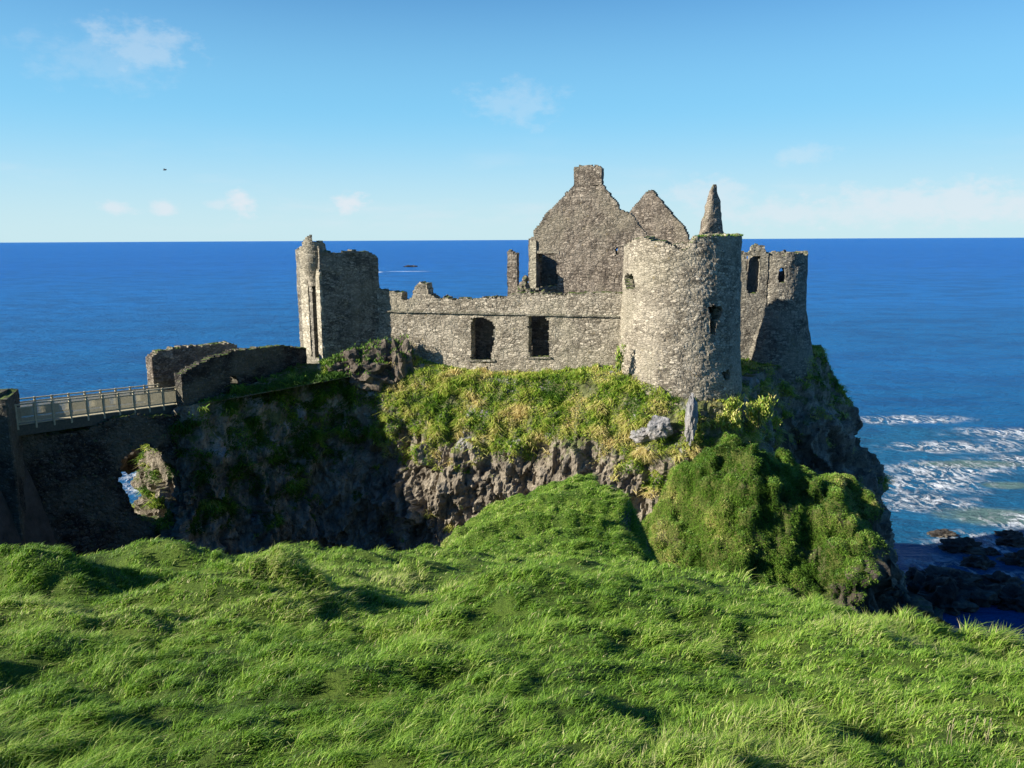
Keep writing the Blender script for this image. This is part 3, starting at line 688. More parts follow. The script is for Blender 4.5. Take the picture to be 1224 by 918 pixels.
# --- curtain wall
CA = (-11.7, 65.87); CB = (8.6, 60.1)
t = thing('curtain_wall', 'long sunlit rubble wall with two dark windows between the gatehouse and the round tower', 'castle wall', (0, 62.5, 27))
ctop = [(440, 345), (456, 347), (473, 349), (480, 351), (482, 361), (492, 356), (497, 341), (503, 338), (510, 339), (513, 351), (523, 358), (531, 354), (542, 359), (553, 355), (564, 358), (584, 355), (600, 356), (612, 352), (620, 350), (660, 352), (700, 350), (745, 350), (770, 350)]
w1 = [(563, 380), (576, 379), (586, 384), (592, 392), (589, 398), (590, 410), (587, 421), (586, 432), (563, 432)]
w2 = [(631, 377), (652, 377), (652, 381), (656, 384), (656, 427), (633, 428)]
flat_wall('wall', CA, CB, 1.1, 22.5, ctop, (w1, w2), mat=M_stone, parent=t, cell=.11, seed=3, disp=.06)
def along(A, B, y1, y2, off, name, wd, ht, mat, x1, x2, n=60, sag=.02, seed=0, par=None):
    sa = hit(x1, y1, A, B); sb = hit(x2, y2, A, B); d = np.array(B) - np.array(A); d = d / np.linalg.norm(d); nn_ = np.array((-d[1], d[0]))
    s = np.linspace(sa[0], sb[0], n); z = np.linspace(sa[1], sb[1], n) + sag * perlin(vec(s * 1.7, 0 * s + seed, 0 * s))
    rr_ = []
    for a, b in ((-off, -ht / 2), (-off, ht / 2), (.05, ht / 2), (.05, -ht / 2)):
        o_ = a + (.025 * perlin(vec(s * 3, 0 * s + a * 9, 0 * s + b)) if a < 0 else 0)
        rr_.append(np.stack([A[0] + d[0] * s + nn_[0] * o_, A[1] + d[1] * s + nn_[1] * o_, z + b], -1))
    Vv = np.stack(rr_, 1).reshape(-1, 3); a = np.arange(n * 4).reshape(n, 4); a = np.concatenate([a, a[:, :1]], 1)
    Fq = np.stack([a[:-1, :-1], a[1:, :-1], a[1:, 1:], a[:-1, 1:]], -1).reshape(-1, 4)
    return mesh_np(name, Vv, Fq, None, mat, par, smooth=False)
along(CA, CB, 372, 378.5, .15, 'string_course', .12, .10, M_stone_g, 461, 741, par=t, sag=.05)
along(CA, CB, 431, 431, .10, 'window_sill', .1, .16, M_stone_g, 560, 592, 14, par=t)
along(CA, CB, 427.5, 427.5, .10, 'window_sill', .1, .14, M_stone_g, 630, 659, 14, par=t)
along(CA, CB, 376, 376, .12, 'lintel', .1, .20, M_ashlar, 629, 655, 14, par=t)
# building behind the curtain wall, seen dark through its windows
wi = thing('inner_wall', 'shaded low inner wall standing close behind the long curtain wall', 'castle wall', (0, 66, 27))
pos, Ln = plane_pos((-6.5, 67.2), (8.8, 63.0), .8)
wall_solid('wall', pos, Ln, 26, 33.0, lambda s: 32.2 + 0 * s, mat=M_stone_b, parent=wi, seed=6, cell=.2)

# --- gatehouse
GN, GR, GB, GL = (-15.03, 63.6), (-10.75, 65.75), (-13.2, 70.6), (-18.05, 68.0)
def poly_pos(pts, th):
    P = np.array(pts, float); Q = np.roll(P, -1, 0); L_ = np.linalg.norm(Q - P, axis=1); cum = np.concatenate([[0], np.cumsum(L_)])
    c = P.mean(0); inn_ = P + (c - P) / np.linalg.norm(c - P, axis=1)[:, None] * th * 1.3
    def pos(s, z, t):
        s = np.asarray(s) % cum[-1]; i = np.clip(np.searchsorted(cum, s, side='right') - 1, 0, len(P) - 1); f = ((s - cum[i]) / L_[i])[..., None]
        o = P[i] * (1 - f) + Q[i] * f; n_ = inn_[i] * (1 - f) + np.roll(inn_, -1, 0)[i] * f
        t_ = np.asarray(t)[..., None] if np.ndim(t) else t
        p = o * (1 - t_) + n_ * t_
        return np.stack([p[..., 0], p[..., 1], z + 0 * s], -1)
    return pos, cum
gt = thing('gatehouse_tower', 'square ruined gatehouse tower, narrow bright face beside a large shaded one, corner turret on top', 'tower', (-14, 65, 28.5))
pos, cum = poly_pos([GN, GR, GB, GL], .9)
tf = prof([(386, 300), (392, 302), (400, 303), (410, 301), (420, 299), (432, 300), (440, 300), (446, 304), (452, 308), (456, 308)], GN, GR)
tl = [hit(x, y, GL, GN) for x, y in ((357, 298), (362, 296), (372, 290), (386, 300))]; tl.sort(); tl = np.array(tl)
def gtop(s):
    a = tf(s); b = np.full(np.shape(s), 36.4) + .3 * np.sin(s); c = np.interp(s - cum[3], tl[:, 0], tl[:, 1])
    return np.where(s < cum[1], a, np.where(s < cum[3], b, c))
slot = [(cum[3] + hit(x, y, GL, GN)[0], hit(x, y, GL, GN)[1]) for x, y in ((371, 318), (375, 318), (379, 345), (382, 428), (376.5, 428), (373, 345))]
wall_solid('wall', pos, cum[-1], 26.0, 38.3, gtop, mat=M_stone_g, parent=gt, closed=True, seed=8, holes=[slot], disp=.06)
# dressed face strip and string
def ring_pos(cx, cy, rfn, th, a0=0, a1=2 * math.pi):
    def pos(s, z, t):
        a = a0 + s; r = rfn(z) - th * np.asarray(t)
        return np.stack([cx + r * np.sin(a), cy - r * np.cos(a), z + 0 * s], -1)      # angle 0 faces the camera, positive to the right
    return pos
def round_wall(name, cx, cy, rfn, th, zb, topfn, holes=(), a0=0, a1=2 * math.pi, closed=True, **kw):
    R0 = rfn(zb); p = ring_pos(cx, cy, rfn, th)
    def pos(s, z, t): return p(a0 + s / R0, z, t)
    zt = float(np.max(topfn(np.linspace(a0, a1, 300)))) + .3
    return wall_solid(name, pos, (a1 - a0) * R0, zb, zt, lambda s: topfn(a0 + s / R0), holes=[[((a - a0) * R0, z) for a, z in h] for h in holes], closed=closed, **kw)
tc_ = at(374.5, 300, 64.8)
TR = lambda z: 1.08 - .55 * sstep(z, 36.4, 34.6)
def ttop(a):
    a = (a + math.pi) % (2 * math.pi) - math.pi
    return np.interp(a, [-3.2, -1.6, -1.2, -.75, -.5, -.1, .15, .2, .9, 1.3, 1.6, 3.2], [37.2, 37.3, 37.5, 37.6, 38.0, 38.35, 38.4, 37.9, 38.0, 37.7, 37.0, 37.0])
round_wall('corner_turret', tc_.x, tc_.y, TR, .45, 34.4, ttop, mat=M_stone, parent=gt, cell=.09, seed=12, disp=.05)
# bright dressed quoins on the narrow face
for (xa, xb) in ((362.5, 371.0), (380.5, 385.0)):
    sa = hit(xa, 380, GL, GN)[0]; sb = hit(xb, 380, GL, GN)[0]
    d = np.array(GN) - np.array(GL); d /= np.linalg.norm(d); n_ = np.array((d[1], -d[0]))
    A_ = np.array(GL) + d * sa + n_ * .10; B_ = np.array(GL) + d * sb + n_ * .10
    pos, Ln = plane_pos(A_, B_, .25); wall_solid('dressed_pilaster', pos, Ln, 28.6, 36.0, lambda s: 35.7 + 0 * s, mat=M_ashlar, parent=gt, cell=.12, seed=2, disp=.02, rag=.03)

def part_blades(P, rg, parent, name, mat, h=(.12, .3), wd=(.03, .06), tlo=.2, thi=.8):
    n = len(P); fa = rg.uniform(0, 6.28, n); Hh = rg.uniform(*h, n); W_ = rg.uniform(*wd, n); az = rg.uniform(0, 6.28, n)
    side = vec(np.cos(fa), np.sin(fa), 0 * fa) * (W_ / 2)[:, None]; tip = P + vec(np.cos(az) * Hh * .7, np.sin(az) * Hh * .7, Hh)
    mid = P + vec(np.cos(az) * Hh * .25, np.sin(az) * Hh * .25, Hh * .6)
    Vv = np.stack([P - side, P + side, mid - side * .8, mid + side * .8, tip], 1).reshape(-1, 3); b = np.arange(n) * 5
    return mesh_np(name, Vv, np.stack([b, b + 1, b + 3, b + 2], 1), np.stack([b + 2, b + 3, b + 4], 1), mat, parent, smooth=False, attrs={'tint': np.repeat(rg.uniform(tlo, thi, n), 5)})
# --- rock outcrop at the foot of the gatehouse
oc = thing('rock_outcrop', 'dark knobbly rock outcrop capped with green between the gatehouse foot and the curtain wall', 'rock', (-11, 62.4, 27.5))
for i, (px, py, d, rx, ry, rz_) in enumerate(((455, 434, 63.8, 1.6, 1.2, 1.5), (480, 434, 63.6, .95, 1.0, 1.7), (427, 436, 63.4, 1.5, 1.2, 1.2), (403, 442, 63.0, 1.1, 1.0, .9), (440, 452, 63.0, 2.0, 1.2, 1.2))):
    p = at(px, py, d); o = blob('boulder', p, (rx, ry, rz_), M_outcrop, oc, 4, .5, 1.5, i + 2)

_bv = []
for o in oc.children:
    me_ = o.data; cv = np.empty(len(me_.vertices) * 3, np.float32); me_.vertices.foreach_get('co', cv); nv = np.empty_like(cv); me_.vertex_normals.foreach_get('vector', nv)
    cv = cv.reshape(-1, 3) + np.array(oc.location); nv = nv.reshape(-1, 3); _bv.append(cv[(nv[:, 2] > .35) & (cv[:, 2] > 27.6)])
_bv = np.concatenate(_bv); rg_ = np.random.RandomState(77); P = _bv[rg_.randint(0, len(_bv), 5200)] + rg_.normal(0, .07, (5200, 3)); P = P[perlin(P * 1.1 + 5) > -.18]
o = part_blades(P, rg_, oc, 'moss_cap', M_moundblade, h=(.08, .26), wd=(.04, .08), tlo=.1, thi=.8); o['kind'] = 'stuff'
# --- round tower
RT = thing('round_tower', 'big round rubble tower at the near corner, sunlit left side and shaded right side', 'tower', (12.6, 60, 27))
RC = (12.55, 59.9)
rt_r = lambda z: 4.22 + .035 * np.clip(37 - z, 0, 9) + .06 * np.clip(29.5 - z, 0, 6) + 0 * z
def rt_top(a):
    a = (a + math.pi) % (2 * math.pi) - math.pi
    return np.interp(a, [-3.15, -2.0, -1.5, -1.15, -.9, -.7, -.45, -.3, -.15, -.02, .05, .3, 1.6, 2.2, 3.15], [37.5, 37.6, 37.4, 38.0, 38.15, 37.8, 37.75, 37.3, 37.25, 37.9, 38.15, 38.2, 38.2, 38.0, 37.5])
def on_round(px, py, C0, rf):
    r = ray(px, py); a = r.x ** 2 + r.y ** 2; z = EYE - 4
    for _ in range(4):
        Rr_ = float(rf(np.array(z))); b = -2 * (r.x * C0[0] + r.y * C0[1]); c = C0[0] ** 2 + C0[1] ** 2 - Rr_ ** 2
        D = max(b * b - 4 * a * c, 0); k = (-b - math.sqrt(D)) / (2 * a); z = EYE + k * r.z
    return math.atan2(r.x * k - C0[0], -(r.y * k - C0[1])), z
def rh(C0, rf, pts): return [on_round(x, y, C0, rf) for x, y in pts]
h1 = rh(RC, rt_r, [(746, 331), (750, 327), (757, 329), (759, 344), (749, 346)])
h2 = rh(RC, rt_r, [(846, 368), (854, 365), (864, 368), (862, 378), (857, 384), (855, 400), (849, 398), (850, 380)])
h3 = rh(RC, rt_r, [(863, 444), (872, 442), (874, 452), (866, 454)])
A0 = -math.pi
round_wall('wall', RC[0], RC[1], rt_r, 1.2, 23.5, rt_top, (h1, h2, h3), a0=A0, a1=A0 + 2 * math.pi, mat=M_stone, parent=RT, cell=.115, seed=21, disp=.065)
# floor inside and the turf cap on the wall head
fl = MB(); nn_ = 40; fl.add([(RC[0] + 3.4 * math.sin(2 * math.pi * i / nn_), RC[1] - 3.4 * math.cos(2 * math.pi * i / nn_), z_) for z_ in (34.3, 34.0) for i in range(nn_)], [tuple(range(nn_))] + [(i, (i + 1) % nn_, nn_ + (i + 1) % nn_, nn_ + i) for i in range(nn_)])
fl.build('floor', M_stone_b, RT)
def turf_cap(parent, C0, r, th, a0, a1, topf, n, seed, zoff=0.0):
    rg = np.random.RandomState(seed); a = rg.uniform(a0, a1, n); rr_ = r - rg.uniform(-.08, th, n)
    P = np.stack([C0[0] + rr_ * np.sin(a), C0[1] - rr_ * np.cos(a), topf(a) + zoff], -1)
    return P, rg
P, rg_ = turf_cap(RT, RC, 4.2, 1.0, -.05, 1.9, rt_top, 1500, 3, -.06)
o = part_blades(P, rg_, RT, 'turf_cap', M_moundblade, h=(.06, .2)); o['kind'] = 'stuff'

# --- corner tower further back (right)
T2 = thing('corner_tower', 'smaller ruined tower on the right clifftop with a gaping window and a small arched one', 'tower', (22.5, 69.5, 27))
C2 = (22.75, 69.4)
r2f = lambda z: 2.42 + .02 * np.clip(37 - z, 0, 6) + .20 * np.clip(32 - z, 0, 8) + 0 * z
def t2top(a):
    a = (a + math.pi) % (2 * math.pi) - math.pi
    return 36.7 + .12 * np.sin(a * 5) + .1 * np.sin(a * 13)
h4 = rh(C2, r2f, [(930.5, 338), (930.5, 325), (933, 320), (937, 320), (939, 326), (939, 338)])
h5 = rh(C2, r2f, [(926, 384), (930, 384), (930, 394), (926, 394)])
back_open = [(math.pi * .80, 35.1), (math.pi * 1.16, 35.1), (math.pi * 1.16, 36.3), (math.pi * .80, 36.3)]
round_wall('wall', C2[0], C2[1], r2f, .8, 22.5, t2top, (h4, back_open), a0=A0 + .5, a1=A0 + .5 + 2 * math.pi, mat=M_stone_g, parent=T2, cell=.11, seed=31, disp=.055)
EA = (17.6, 67.9); EB = (21.3, 67.3)
flat_wall('side_wall', EA, EB, .9, 26.5, [(865, 300), (880, 299), (888, 300), (892, 303), (897, 300), (899, 293), (914, 294), (916, 302), (925, 304)],
          ([(892, 306), (908, 306), (908, 330), (906, 351), (893, 351)],), mat=M_stone_g, parent=T2, cell=.11, seed=33, disp=.06)
pos, Ln = plane_pos((17.5, 70.6), (21.5, 71.6), .7)
wall_solid('rear_wall', pos, Ln, 26.5, 37, lambda s: 36.0 + .3 * np.sin(s * 2), mat=M_stone_b, parent=T2, cell=.2, seed=35)

# --- great house with the chimney gable
H = thing('gabled_house', 'tall roofless gabled house with a chimney stub on its peak and one dark square window', 'ruined house', (5, 70, 29))
HA = (1.45, 69.1); HB = (12.6, 66.0)
flat_wall('front_gable', HA, HB, 1.0, 29.0, [(628, 300), (631, 285), (637, 283), (638, 275), (644, 268), (655, 252), (662, 247), (675, 232), (685, 222), (686, 221), (720, 221), (726, 229), (738, 244), (741, 252), (748, 253), (758, 259), (762, 268), (770, 276), (774, 284), (790, 286), (800, 292), (812, 296), (840, 296)],
          ([(641, 303), (665, 303), (666, 342), (643, 343)], [(735, 297), (741, 296), (740, 303), (735, 306)]), mat=M_stone_b, parent=H, cell=.115, seed=41, disp=.06)
flat_wall('chimney', tuple(np.array(HA) + (np.array(HB) - np.array(HA)) * ((hit(686, 215, HA, HB)[0]) / math.hypot(11.15, 3.1)) + np.array((-.01, -.03))),
          tuple(np.array(HA) + (np.array(HB) - np.array(HA)) * ((hit(719, 215, HA, HB)[0]) / math.hypot(11.15, 3.1)) + np.array((-.01, -.03))), 1.3, 42.3,
          [(680, 199), (687, 200), (693, 197.5), (716, 198), (719, 201), (725, 202)], mat=M_stone_b, parent=H, cell=.1, seed=43, rag=.06)
# quoined jamb beside the window
d = np.array(HB) - np.array(HA); d /= np.linalg.norm(d)
s0 = hit(633, 320, HA, HB)[0]; s1 = hit(641, 320, HA, HB)[0]; A_ = np.array(HA) + d * s0 + np.array((-.03, -.12)); B_ = np.array(HA) + d * s1 + np.array((-.03, -.12))
pos, Ln = plane_pos(A_, B_, .5); wall_solid('window_jamb', pos, Ln, hit(633, 350, HA, HB)[1], 39, lambda s: hit(633, 288, HA, HB)[1] + 0 * s, mat=M_ashlar, parent=H, cell=.1, seed=4, disp=.03, rag=.03)
along(HA, HB, 345.5, 344.5, .14, 'window_sill', .1, .2, M_stone_g, 632, 668, 20, par=H)
along(HA, HB, 301.5, 301.5, .08, 'lintel', .1, .2, M_stone, 640, 668, 20, par=H)
# side and rear walls
pos, Ln = plane_pos((1.75, 78.4), (1.75, 70.1), .9); wall_solid('side_wall', pos, Ln, 20, 38, lambda s: 36.6 + .25 * np.sin(s * 1.7), mat=M_stone_b, parent=H, cell=.2, seed=44)
pos, Ln = plane_pos((2.8, 77.5), (9.5, 77.5), .9); wall_solid('rear_wall', pos, Ln, 20, 39, lambda s: 38.0 + .3 * np.sin(s * 1.3), mat=M_stone_b, parent=H, cell=.2, seed=45)
# --- second gable
G2 = thing('lone_gable', 'pointed stone gable with a dark stepped right slope, behind the chimney gable', 'ruined gable', (13, 75, 29))
A2, B2 = (10.0, 76.6), (17.6, 73.6)
flat_wall('gable_wall', A2, B2, 1.0, 21, [(735, 275), (750, 258), (752, 254), (760, 244), (768, 234), (776, 228), (781, 227), (784, 233), (795, 246), (806, 259), (816, 270), (821, 278), (823, 288), (835, 292), (850, 296)], mat=M_stone_b, parent=G2, cell=.12, seed=51)
# --- spire shard
p = at(850, 283, 73.0); pt = at(853.5, 219, 73.0)
SP = thing('spire_shard', 'thin pointed shard of masonry rising behind the turf-topped round tower', 'ruined wall', (p.x, p.y, 30))
nzs = 60; rings = []
ang = [R(a_) for a_ in (200, 255, 305, 340, 20, 90, 150)]
for j in range(nzs + 1):
    f = j / nzs; z_ = 30 + (pt.z - 30.1) * f; g_ = max(0, (z_ - 37.2) / (pt.z - 37.2)); hw = 1.25 * (1 - g_) ** .8 * (1 + .04 * math.sin(z_ * 3.1)) + .15
    cx = p.x + (pt.x - p.x) * g_ * 1.35
    for a_ in np.linspace(0, 2 * math.pi, 28, endpoint=False):
        # superellipse-like four-sided plan turned towards the sun
        c_, s_ = math.cos(a_), math.sin(a_); rr_ = 1 / (abs(c_) ** 4 + abs(s_) ** 4) ** .25
        x_, y_ = c_ * rr_ * hw * .92, s_ * rr_ * hw * .6; ca, sa = math.cos(R(24)), math.sin(R(24))
        rings.append((cx + x_ * ca - y_ * sa, p.y + x_ * sa + y_ * ca, z_))
Vv = np.array(rings); n = Vv - np.stack([np.interp(Vv[:, 2], [30, pt.z], [p.x, pt.x]), np.full(len(Vv), p.y), Vv[:, 2]], -1)
n /= np.linalg.norm(n, axis=1)[:, None] + 1e-6; Vv = Vv + n * (.13 * fbm(Vv * 1.3, 4))[:, None]
mesh_np('shaft', Vv, np.stack([(lambda a: a)(x) for x in [np.arange((nzs) * 28), (np.arange(nzs * 28) // 28) * 28 + (np.arange(nzs * 28) + 1) % 28, (np.arange(nzs * 28) // 28 + 1) * 28 + (np.arange(nzs * 28) + 1) % 28, np.arange(nzs * 28) + 28]], -1), None, M_stone_b, SP, smooth=False)
# --- pillar left of the gable
pp = at(612, 350, 67.0)
PL = thing('stone_pillar', 'short square stone pillar standing alone left of the chimney gable', 'pillar', (pp.x, pp.y, 29))
pos, Ln = plane_pos((pp.x - .40, pp.y + .1), (pp.x + .42, pp.y - .1), .8)
wall_solid('shaft', pos, Ln, 29.5, 37.2, lambda s: EYE + (288.5 - 303) / 960 * 68 + .1 * np.sin(s * 7), mat=M_stone_b, parent=PL, cell=.1, seed=61, rag=.08)
for i, (px, py, r_) in enumerate(((622, 346, .35), (627, 341, .4), (630, 348, .4), (620, 351, .3), (636, 350, .35), (650, 350, .3), (628, 333, .3))):
    o = blob('fallen_stone', (0, 0, 0), (r_, r_, r_ * .9), M_stone_b, None, 2, .5, 1.2, i); o.location = at(px, py, 66.2)
    tag(o, 'small fallen stone on the wall head between the stone pillar and the gable window', 'stone', 'fallen stones beside the pillar')
# --- pillar/stub between house and round tower: small cross wall
pos, Ln = plane_pos((8.4, 64.6), (9.4, 60.2), .8)

# --- approach walls on the castle side of the bridge
WA, WB = (-22.9, 54.8), (-16.4, 63.6)
nw = thing('approach_wall', 'shaded stone parapet climbing from the footbridge to the gatehouse, with a small lit loophole', 'stone wall', (-18.5, 54, 27))
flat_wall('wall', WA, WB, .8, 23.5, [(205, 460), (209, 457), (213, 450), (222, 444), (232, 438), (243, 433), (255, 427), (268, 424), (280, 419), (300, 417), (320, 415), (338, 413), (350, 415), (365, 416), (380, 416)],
          ([(274, 451), (281, 450), (286, 453), (286, 459), (275, 459)],), mat=M_shadestone, parent=nw, cell=.12, seed=71, disp=.07)
FA, FB = (-25.9, 57.2), (-21.0, 64.2)
fw = thing('passage_wall', 'brown stone wall with a bright left end, on the far side of the bridge passage', 'stone wall', (-21.5, 54.5, 27))
flat_wall('wall', FA, FB, .8, 25.5, [(176, 430), (183, 426), (190, 420), (205, 417), (222, 414), (243, 413), (262, 411), (276, 410), (283, 413), (286, 419), (300, 424)], mat=M_stone_b, parent=fw, cell=.13, seed=73, disp=.07)

# --- masonry arch under the bridge
MA, MBp = (-31.6, 45.6), (-22.3, 55.2)
ma = thing('stone_arch', 'dark shaded masonry wall under the footbridge pierced by one open arch', 'arch', (-24, 44.5, 12))
def deckz(s): return 28.55 + 0 * s
arch = [(145, 560), (150, 546), (158, 537), (168, 533), (180, 531), (192, 535), (202, 543), (209, 553), (211, 565), (213, 583), (221, 592), (226, 602), (222, 615), (203, 626), (180, 626), (165, 618), (157, 606), (152, 592), (144, 578)]
pos, Ln = plane_pos(MA, MBp, 2.4)
wall_solid('wall', pos, Ln, 5.0, 28.4, lambda s: 26.35 + .25 * np.sin(s * .9), holes=[[hit(x, y, MA, MBp) for x, y in arch]], mat=M_shadestone, parent=ma, cell=.15, seed=81, disp=.12, nt=6)
# lit rocks beyond the arch
lr = thing('arch_boulders', 'heap of sunlit brown rocks seen through the open arch', 'rock', (-23, 56, 16))
for i, (px, py, d, rx, ry, rz_) in enumerate(((199, 590, 63, 1.7, 1.8, 4.0), (176, 620, 60, 1.3, 1.3, 1.5), (203, 560, 65, 1.3, 1.5, 3.4), (216, 610, 60, 1.4, 1.3, 2.2), (190, 640, 59, 2.4, 1.4, 1.7), (164, 648, 58, 2.0, 1.4, 1.8), (178, 614, 61, 1.0, 1.3, 1.3))):
    blob('boulder', at(px, py, d), (rx, ry, rz_), M_rock, lr, 4, .45, 1.6, i + 20)
tag(blob('shade_lump', (0, 0, 0), (1.5, 1.6, 1.5), M_darkrock, None, 4, .5, 1.5, 55), 'rock lump coloured dark as shade at the upper left inside the open arch', 'rock').location = at(152, 541, 66)  # dark colour stands in for shaded rock behind the arch
# left abutment
ab = thing('bridge_abutment', 'dark squared stone pier carrying the left end of the footbridge', 'abutment', (-27.5, 40, 12))
pos, cumA = poly_pos([(-34.9, 43.6), (-28.85, 45.0), (-30.1, 48.2), (-35.6, 47.2)], 1.0)
wall_solid('wall', pos, cumA[-1], 6, 30.6, lambda s: EYE + (290 - 475) / 960 * 46.0 + 0 * s, mat=M_shadestone, parent=ab, closed=True, cell=.18, seed=83, rag=.05)
fl = MB(); fl.beam((-34.4, 45.4, 29.1), (-30.0, 46.5, 29.1), 2.2, .4); fl.build('coping', M_shadestone, ab)

# --- footbridge
n0 = at(20, 505, 46.8); n1 = at(211, 481, 55.6)
n0.z = EYE - (512 - 291) / 960 * 46.8; n1.z = EYE - (486 - 290) / 960 * 55.6
br = thing('footbridge', 'pale timber-railed footbridge crossing the gap to the castle on the left', 'footbridge', ((n0.x + n1.x) / 2, (n0.y + n1.y) / 2, min(n0.z, n1.z)))
dv = (n1 - n0); LnB = dv.length; du = dv.normalized(); acr = Vector((-du.y, du.x, 0)).normalized()
def bp(s, a, h): return n0 + du * s + acr * a + Vector((0, 0, h))
mb = MB()
npk = 60
for i in range(npk):
    s = LnB * (i + .5) / npk; mb.beam(bp(s, -.05, 0), bp(s, 2.05, 0), LnB / npk * .93, .06)
mb.build('deck', M_wood, br)
for a in (.0, 1.0, 2.0):
    mb = MB(); mb.beam(bp(-.3, a, -.36), bp(LnB + .3, a, -.36), .16, .60); mb.build('girder', M_dwood, br)
mb = MB(); mb.beam(bp(LnB * .60, -.12, -.90), bp(LnB * .98, -.12, -.76), .14, .10); mb.build('service_pipe', M_pale, br)
HR = 1.22; NP = 10
for side, a in (('near', -.06), ('far', 2.06)):
    for i in range(NP + 1):
        mb = MB(); s = LnB * i / NP; mb.beam(bp(s, a, -.3), bp(s, a, HR + .06), .11, .11, up=du); mb.build('post', M_wood, br)
    mb = MB(); mb.beam(bp(-.1, a, HR), bp(LnB + .1, a, HR), .14, .07); mb.build('handrail', M_wood, br)
    mb = MB(); mb.beam(bp(0, a, .16), bp(LnB, a, .16), .05, .09); mb.build('lower_rail', M_wood, br)
    mb = MB(); mb.beam(bp(0, a, HR - .2), bp(LnB, a, HR - .2), .045, .07); mb.build('upper_rail', M_wood, br)
    for i in range(NP):
        mb = MB()
        for q in range(1, 16):
            s = LnB * (i + q / 16) / NP; mb.beam(bp(s, a, .16), bp(s, a, HR - .2), .038, .03, up=acr)
        mb.build('baluster_panel', M_wood, br)

# ------------------------------------------------------------------ shrubs and ledges near the round tower
def leafy(name, px, py, d, r, n, label, cat, mat=M_cliffblade, seed=1, group=None, tlo=.3, thi=.9, stems=5):
    p = at(px, py, d); t = thing(name, label, cat, (p.x, p.y, p.z - r[2]), group); rg = np.random.RandomState(seed)
    mb = MB()
    for i in range(stems):
        a = rg.uniform(0, 6.28); mb.beam((p.x + .1 * math.cos(a), p.y + .1 * math.sin(a), p.z - r[2] * 1.1), (p.x + r[0] * .6 * math.cos(a), p.y + r[1] * .6 * math.sin(a), p.z + r[2] * rg.uniform(.1, .7)), .05, .05)
    mb.build('stem', M_dwood, t)
    nc = 14; cc = rg.normal(0, .42, (nc, 3)) * np.array(r); ci = rg.randint(0, nc, n)
    P = np.array(p) + cc[ci] + rg.normal(0, .23, (n, 3)) * np.array(r)
    part_blades(P, rg, t, 'foliage', mat, h=(.12, .28), wd=(.07, .13), tlo=tlo, thi=thi); return t
leafy('ivy_shrub', 876, 497, 54.6, (.75, .6, .95), 1300, 'pale sunlit shrub at the foot of the round tower, left of a slimmer one', 'shrub', seed=3)
leafy('ivy_shrub', 908, 494, 55.6, (.8, .6, 1.05), 1300, 'taller pale shrub at the foot of the round tower, near the dark cliff', 'shrub', seed=4)
leafy('ivy_shrub', 927, 507, 56, (.3, .3, .5), 350, 'tiny shrub, the rightmost and smallest one below the round tower', 'shrub', seed=5)
leafy('wall_plant', 740, 430, 57.2, (.35, .3, .8), 260, 'small upright green plant against the joint of curtain wall and round tower', 'plant', seed=6, mat=M_moundblade, tlo=.6, thi=1)
def slab(px, py, d, r, seed, label, rot=0):
    p = at(px, py, d); o = blob('rock_slab', (0, 0, 0), r, M_slab, None, 4, .4, 1.3, seed); o.location = p; o.rotation_euler = (0, 0, rot); tag(o, label, 'rock'); return o
M_slab = rock_mat('grey_rock_slab', (.16, .155, .15), (.30, .295, .29), (.42, .41, .40), green=0)
slab(826, 500, 53.4, (.42, .5, 1.55), 5, 'tall grey rock rib standing under the round tower')
slab(788, 512, 54.0, (.95, .5, .75), 6, 'broad grey rock slab on the slope left of the tall grey rib')
slab(768, 520, 54.6, (.8, .5, .45), 7, 'flat grey rock half sunk in the slope, leftmost of the three below the round tower')

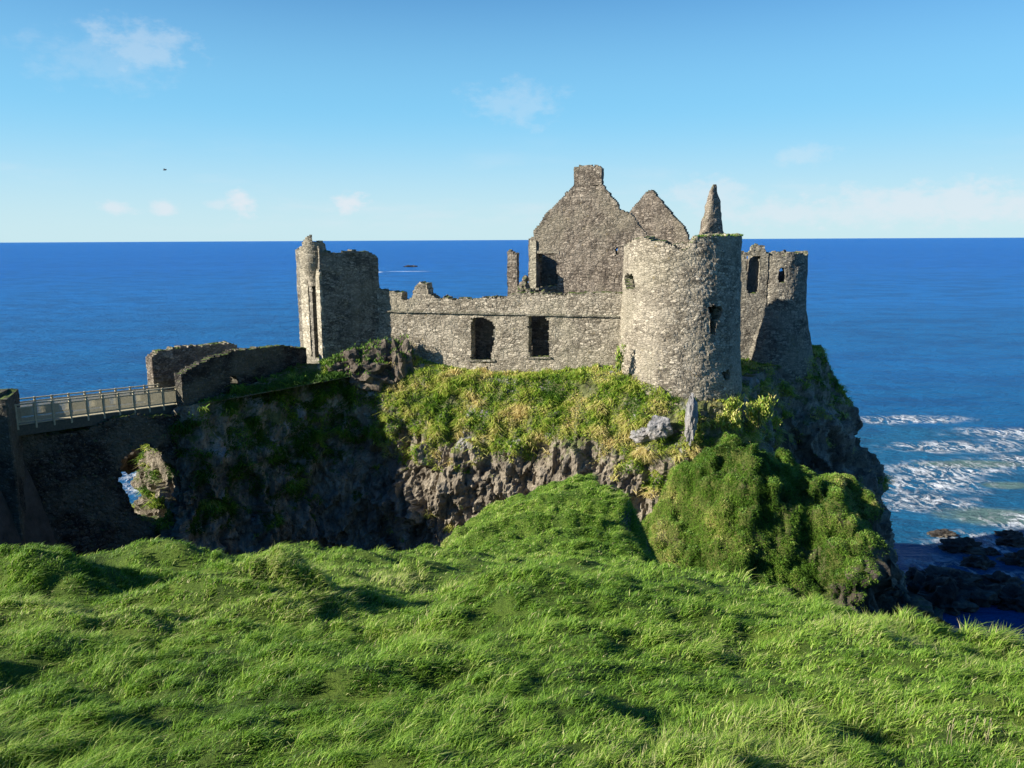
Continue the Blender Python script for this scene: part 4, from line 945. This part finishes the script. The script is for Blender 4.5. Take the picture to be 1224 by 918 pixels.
# ------------------------------------------------------------------ sea rocks
rk = [(1150, 657, 2.4, 1.5, 1.0), (1212, 650, 2.0, 1.2, .9), (1168, 676, 1.6, 1.1, .8), (1195, 700, 2.2, 1.4, .9), (1224, 672, 2.2, 1.4, 1.0), (1126, 640, 1.5, .8, .6), (1140, 700, 3.4, 2.0, 1.5), (1108, 716, 3.0, 2.2, 2.0),
      (1165, 716, 3.2, 1.8, 1.7), (1215, 722, 3.0, 1.8, 1.3), (1098, 695, 1.6, 1.3, 1.0), (1205, 640, 1.2, .8, .5), (1183, 662, 1.0, .7, .5), (1130, 726, 2.6, 1.8, 1.7)]
rlab = ['dark rock awash, alone near the foot of the right cliff edge', 'flat dark rock at the right picture edge just below the pale shelf', 'small dark rock just below the lone dark rock awash', 'dark rock amid the lowest group, close to the right edge',
        'dark rock touching the right picture edge above the lowest group', 'small low dark rock farthest left and farthest out', 'large dark rock block near the cliff foot', 'black rock joined to the foot of the right cliff', 'large black rock in the middle of the lowest group',
        'black rock at the grass edge in the right corner of the sea', 'small black rock against the cliff foot, above the joined one', 'tiny dark rock beside the pale shelf', 'tiny dark rock between the two uppermost dark rocks', 'black rock half hidden by the foreground grass edge']
for i, ((px, py, rx, ry, rz_), lb) in enumerate(zip(rk, rlab)):
    r = ray(px, py); k_ = -EYE / r.z; o = blob('sea_rock', (0, 0, 0), (rx, ry, rz_), M_darkrock, None, 4, .6, 1.7, i + 40)
    o.location = (r.x * k_, r.y * k_, .1); tag(o, lb, 'rock', 'dark rocks in the shallow water')
r = ray(491, 319); k_ = -EYE / r.z; o = blob('reef_rock', (0, 0, 0), (8, 4, 1.9), M_darkrock, None, 4, .6, 1.6, 90); o.location = (r.x * k_, r.y * k_, .3); tag(o, 'low distant reef rock with a line of white surf beside the gatehouse', 'rock')
# ------------------------------------------------------------------ bird
b = at(197, 203, 120); bd = thing('flying_bird', 'tiny dark bird gliding in the sky on the left', 'bird', b)
blob('body', b, (.28, .1, .09), M_bird, bd, 2, .1)
mb = MB()
for sg in (-1, 1):
    mb.add([b + Vector((-.08, 0, .03)), b + Vector((.12, 0, .03)), b + Vector((.10, .35 * sg, .16)), b + Vector((-.02, .75 * sg, .08)), b + Vector((-.06, .35 * sg, .14))], [(0, 1, 2, 4), (4, 2, 3)])
mb.build('wing', M_bird, bd)
# seed stalks by the right hollow
st = thing('seed_stalks', 'few pale upright dry grass stalks in the lower right foreground', 'grass stalks', (0, 0, 0))
rg = np.random.RandomState(9); base = None; M_straw = simple('dry_straw', (.30, .26, .15), (.42, .36, .22))
for i in range(9):
    mb = MB()
    px = 1160 + rg.uniform(-30, 22); py = 893; r = ray(px, py); kk = 3.0
    for _ in range(30):
        pz = EYE + kk * r.z / r.y; zz = float(terrain(np.array([kk * r.x / r.y]), np.array([kk]))[0]); kk += (pz - zz) * .8
    q = Vector((kk * r.x / r.y, kk, zz)); 
    if base is None: base = q.copy(); st.location = base
    tp_ = q + Vector((rg.uniform(-.03, .05), rg.uniform(-.03, .03), rg.uniform(.13, .22))); mb.beam(q, tp_, .002, .002); mb.beam(tp_, tp_ + Vector((.008, 0, .03)), .004, .004); mb.build('stalk', M_straw, st)
